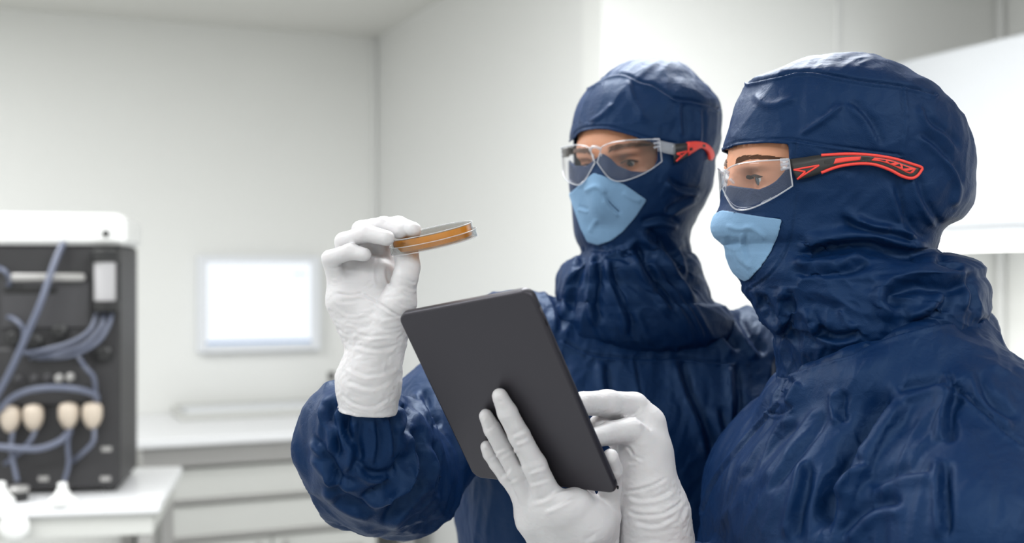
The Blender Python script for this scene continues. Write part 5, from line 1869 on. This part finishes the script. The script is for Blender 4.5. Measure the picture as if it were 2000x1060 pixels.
def temple_right(root, wpt):
    ye = glasses.end[1]
    strip('hinge_block', [(1524, 310), (1541, 309)], [(1526, 331), (1543, 331)], lambda x: ye - 0.001, 0.0015, 0.0025, M['hinge_clear'], root, 4)
    for yy in (314, 325):
        poly('hinge_screw', ((1528, yy), (1534, yy - 0.5), (1535, yy + 3.5), (1529, yy + 4)), lambda x: ye - 0.001, 0.0022, 0.0006, M['lens_edge'], root)
    mid_ = [(x, y) for x, y in zip(np.linspace(1545, 1798, 22), np.interp(np.linspace(1545, 1798, 22), [1545, 1604, 1655, 1700, 1745, 1798], [330, 320, 312, 311, 318, 334]))]
    dep, _ = side_depth(treeR, mid_)
    b = strip('temple_arm', [(1538, 311), (1570, 307), (1604, 302), (1655, 300), (1700, 302), (1745, 309), (1782, 320), (1801, 328)],
              [(1556, 352), (1580, 346), (1604, 338), (1625, 329), (1647, 323), (1677, 319), (1707, 321), (1737, 331), (1760, 343), (1778, 348), (1790, 344)], dep, 0.0075, 0.003, M['black_plastic'], root)
    band('red_edging', [(1604, 303), (1655, 300.5), (1700, 302.5), (1745, 309.5), (1782, 320.5), (1800, 327), (1799, 333), (1790, 344), (1778, 348), (1760, 343), (1737, 331), (1707, 321), (1677, 319.5), (1647, 323), (1625, 329), (1604, 337.5)], dep, 0.0068, 0.0017, M['red'], b)
    for a_, c_ in (((1550, 331.5), (1600, 322.5)), ((1600, 322.5), (1557, 350)), ((1550, 331.5), (1573, 335)), ((1573, 335), (1557, 350))):
        band('red_chevron', [a_, c_], dep, 0.0077, 0.0010, M['red'], b)
    strip('red_panel', [(1632, 309.5), (1655, 306.5), (1682, 305.5)], [(1628, 320), (1655, 315.5), (1680, 312.5)], dep, 0.0082, 0.0008, M['red'], b, 12)
    lat = strip('red_lattice', [(1708, 307.5), (1740, 312.5), (1770, 323), (1790, 328.5)], [(1702, 313), (1725, 316.5), (1750, 326), (1775, 338.5), (1784, 337)], dep, 0.0082, 0.0008, M['red'], b, 24)
    for t in (((1714, 311), (1731, 312.5), (1729, 315)), ((1733, 314), (1748, 316.5), (1739, 319)), ((1747, 323), (1757, 319.5), (1760, 326)), ((1763, 322.5), (1777, 328), (1764, 329)), ((1769, 334), (1784, 331), (1778, 336))):
        poly('lattice_window', t, dep, 0.0084, 0.0006, M['hole'], b)
    for t in (((1610, 314), (1621, 313), (1622, 319), (1611, 320.5)), ((1685, 306.5), (1699, 306.5), (1696, 311.5), (1683, 311.5))):
        poly('slot', t, dep, 0.0079, 0.0006, M['hole'], b)


def temple_left(root, wpt):
    mid_ = [(x, y) for x, y in zip(np.linspace(1316, 1388, 14), np.interp(np.linspace(1316, 1388, 14), [1316, 1345, 1388], [296, 290, 296]))]
    dep, _ = side_depth(treeL, mid_)
    b = strip('temple_arm', [(1316, 281), (1342, 279), (1356, 280)], [(1318, 318), (1336, 309), (1356, 296)], dep, 0.0125, 0.003, M['black_plastic'], root, 16)
    e_ = glasses.end; x0_ = 1000 + F * e_[0] / e_[1]; y0_ = 530 - F * (e_[2] - CZ) / e_[1]; d1_ = dep(1319) - 0.0125
    strip('hinge_block', [(x0_, y0_ - 6), (1319, 281)], [(x0_, y0_ + 16), (1319, 303)], lambda x: e_[1] + (d1_ - e_[1]) * (x - x0_) / (1319 - x0_), 0.0010, 0.0025, M['hinge_clear'], root, 6)
    strip('red_arm_end', [(1343, 277), (1362, 276), (1380, 280), (1392, 291), (1396, 304), (1392, 313)], [(1345, 304), (1357, 296), (1370, 289), (1381, 294), (1386, 303), (1387, 312)], dep, 0.0135, 0.003, M['red'], b, 20)
    for a_, c_ in (((1322, 300), (1343, 295)), ((1343, 295), (1321, 315)), ((1322, 300), (1331, 304)), ((1331, 304), (1321, 315))):
        band('red_chevron', [a_, c_], dep, 0.0130, 0.0011, M['red'], b)
    poly('slot', ((1347, 289), (1353, 288), (1353, 293), (1347, 294)), dep, 0.0150, 0.0006, M['hole'], b)
    poly('slot', ((1373, 282), (1378, 282), (1378, 287), (1373, 287)), dep, 0.0142, 0.0006, M['hole'], b)


glasses(hcR, RR, nearR, treeR, temple_right, 'clear safety glasses on the person in profile, black and red arm along the hood')
nearL = 1 if RL[0, 0] > 0 else -1
glasses(hcL, head_axes(faceL, math.radians(-5), math.radians(1)), nearL, treeL, temple_left, 'clear safety glasses on the person facing the camera, red tipped arm', s=1.02, shift=(0, 0.013, 0.0015))

# ================================================================== CAMERA, LIGHT
cam = bpy.data.cameras.new('camera')
cam.lens = 42.0; cam.sensor_width = 36.0; cam.sensor_fit = 'HORIZONTAL'
cam.dof.use_dof = True; cam.dof.focus_distance = 1.29; cam.dof.aperture_fstop = 3.2
cam.clip_start = 0.05
co = bpy.data.objects.new('camera', cam); COL.objects.link(co)
co.location = (0, 0, CZ); co.rotation_euler = (math.pi / 2, 0, 0)
scene.camera = co


def area(name, loc, rot, sx, sy, power, col=(1, 1, 1)):
    l = bpy.data.lights.new(name, 'AREA'); l.shape = 'RECTANGLE'; l.size = sx; l.size_y = sy
    l.energy = power; l.color = col
    o = bpy.data.objects.new(name, l); COL.objects.link(o)
    o.location = loc; o.rotation_euler = rot
    return o


yaw = math.atan2(U[1], U[0])
for i, (x, y, pw) in enumerate(((-2.4, -1.7, 40), (-0.62, -3.3, 52), (-2.5, -3.6, 30), (-0.55, -5.7, 30), (-2.4, -5.8, 32))):
    area('ceiling_lamp', rp(x, y, CEIL - 0.02), (0, 0, yaw), 1.2, 0.6, pw, (0.97, 0.99, 1.0))
area('cabinet_lamp', rp(FX + 0.05, (FY0 + FY1) / 2, FZ0 - 0.06), (0, 0, yaw + math.pi / 2), 2.2, 0.08, 6)

w = bpy.data.worlds.new('world'); scene.world = w; w.use_nodes = True
w.node_tree.nodes['Background'].inputs['Color'].default_value = (0.9, 0.95, 1, 1)
w.node_tree.nodes['Background'].inputs['Strength'].default_value = 0.3
scene.view_settings.view_transform = 'Standard'
scene.view_settings.look = 'None'
scene.view_settings.gamma = 1.0
scene.view_settings.exposure = 0.0
scene.view_settings.use_curve_mapping = False
scene.cycles.max_bounces = 12
scene.cycles.transparent_max_bounces = 16
scene.cycles.caustics_reflective = False
scene.cycles.caustics_refractive = False
scene.cycles.use_denoising = True
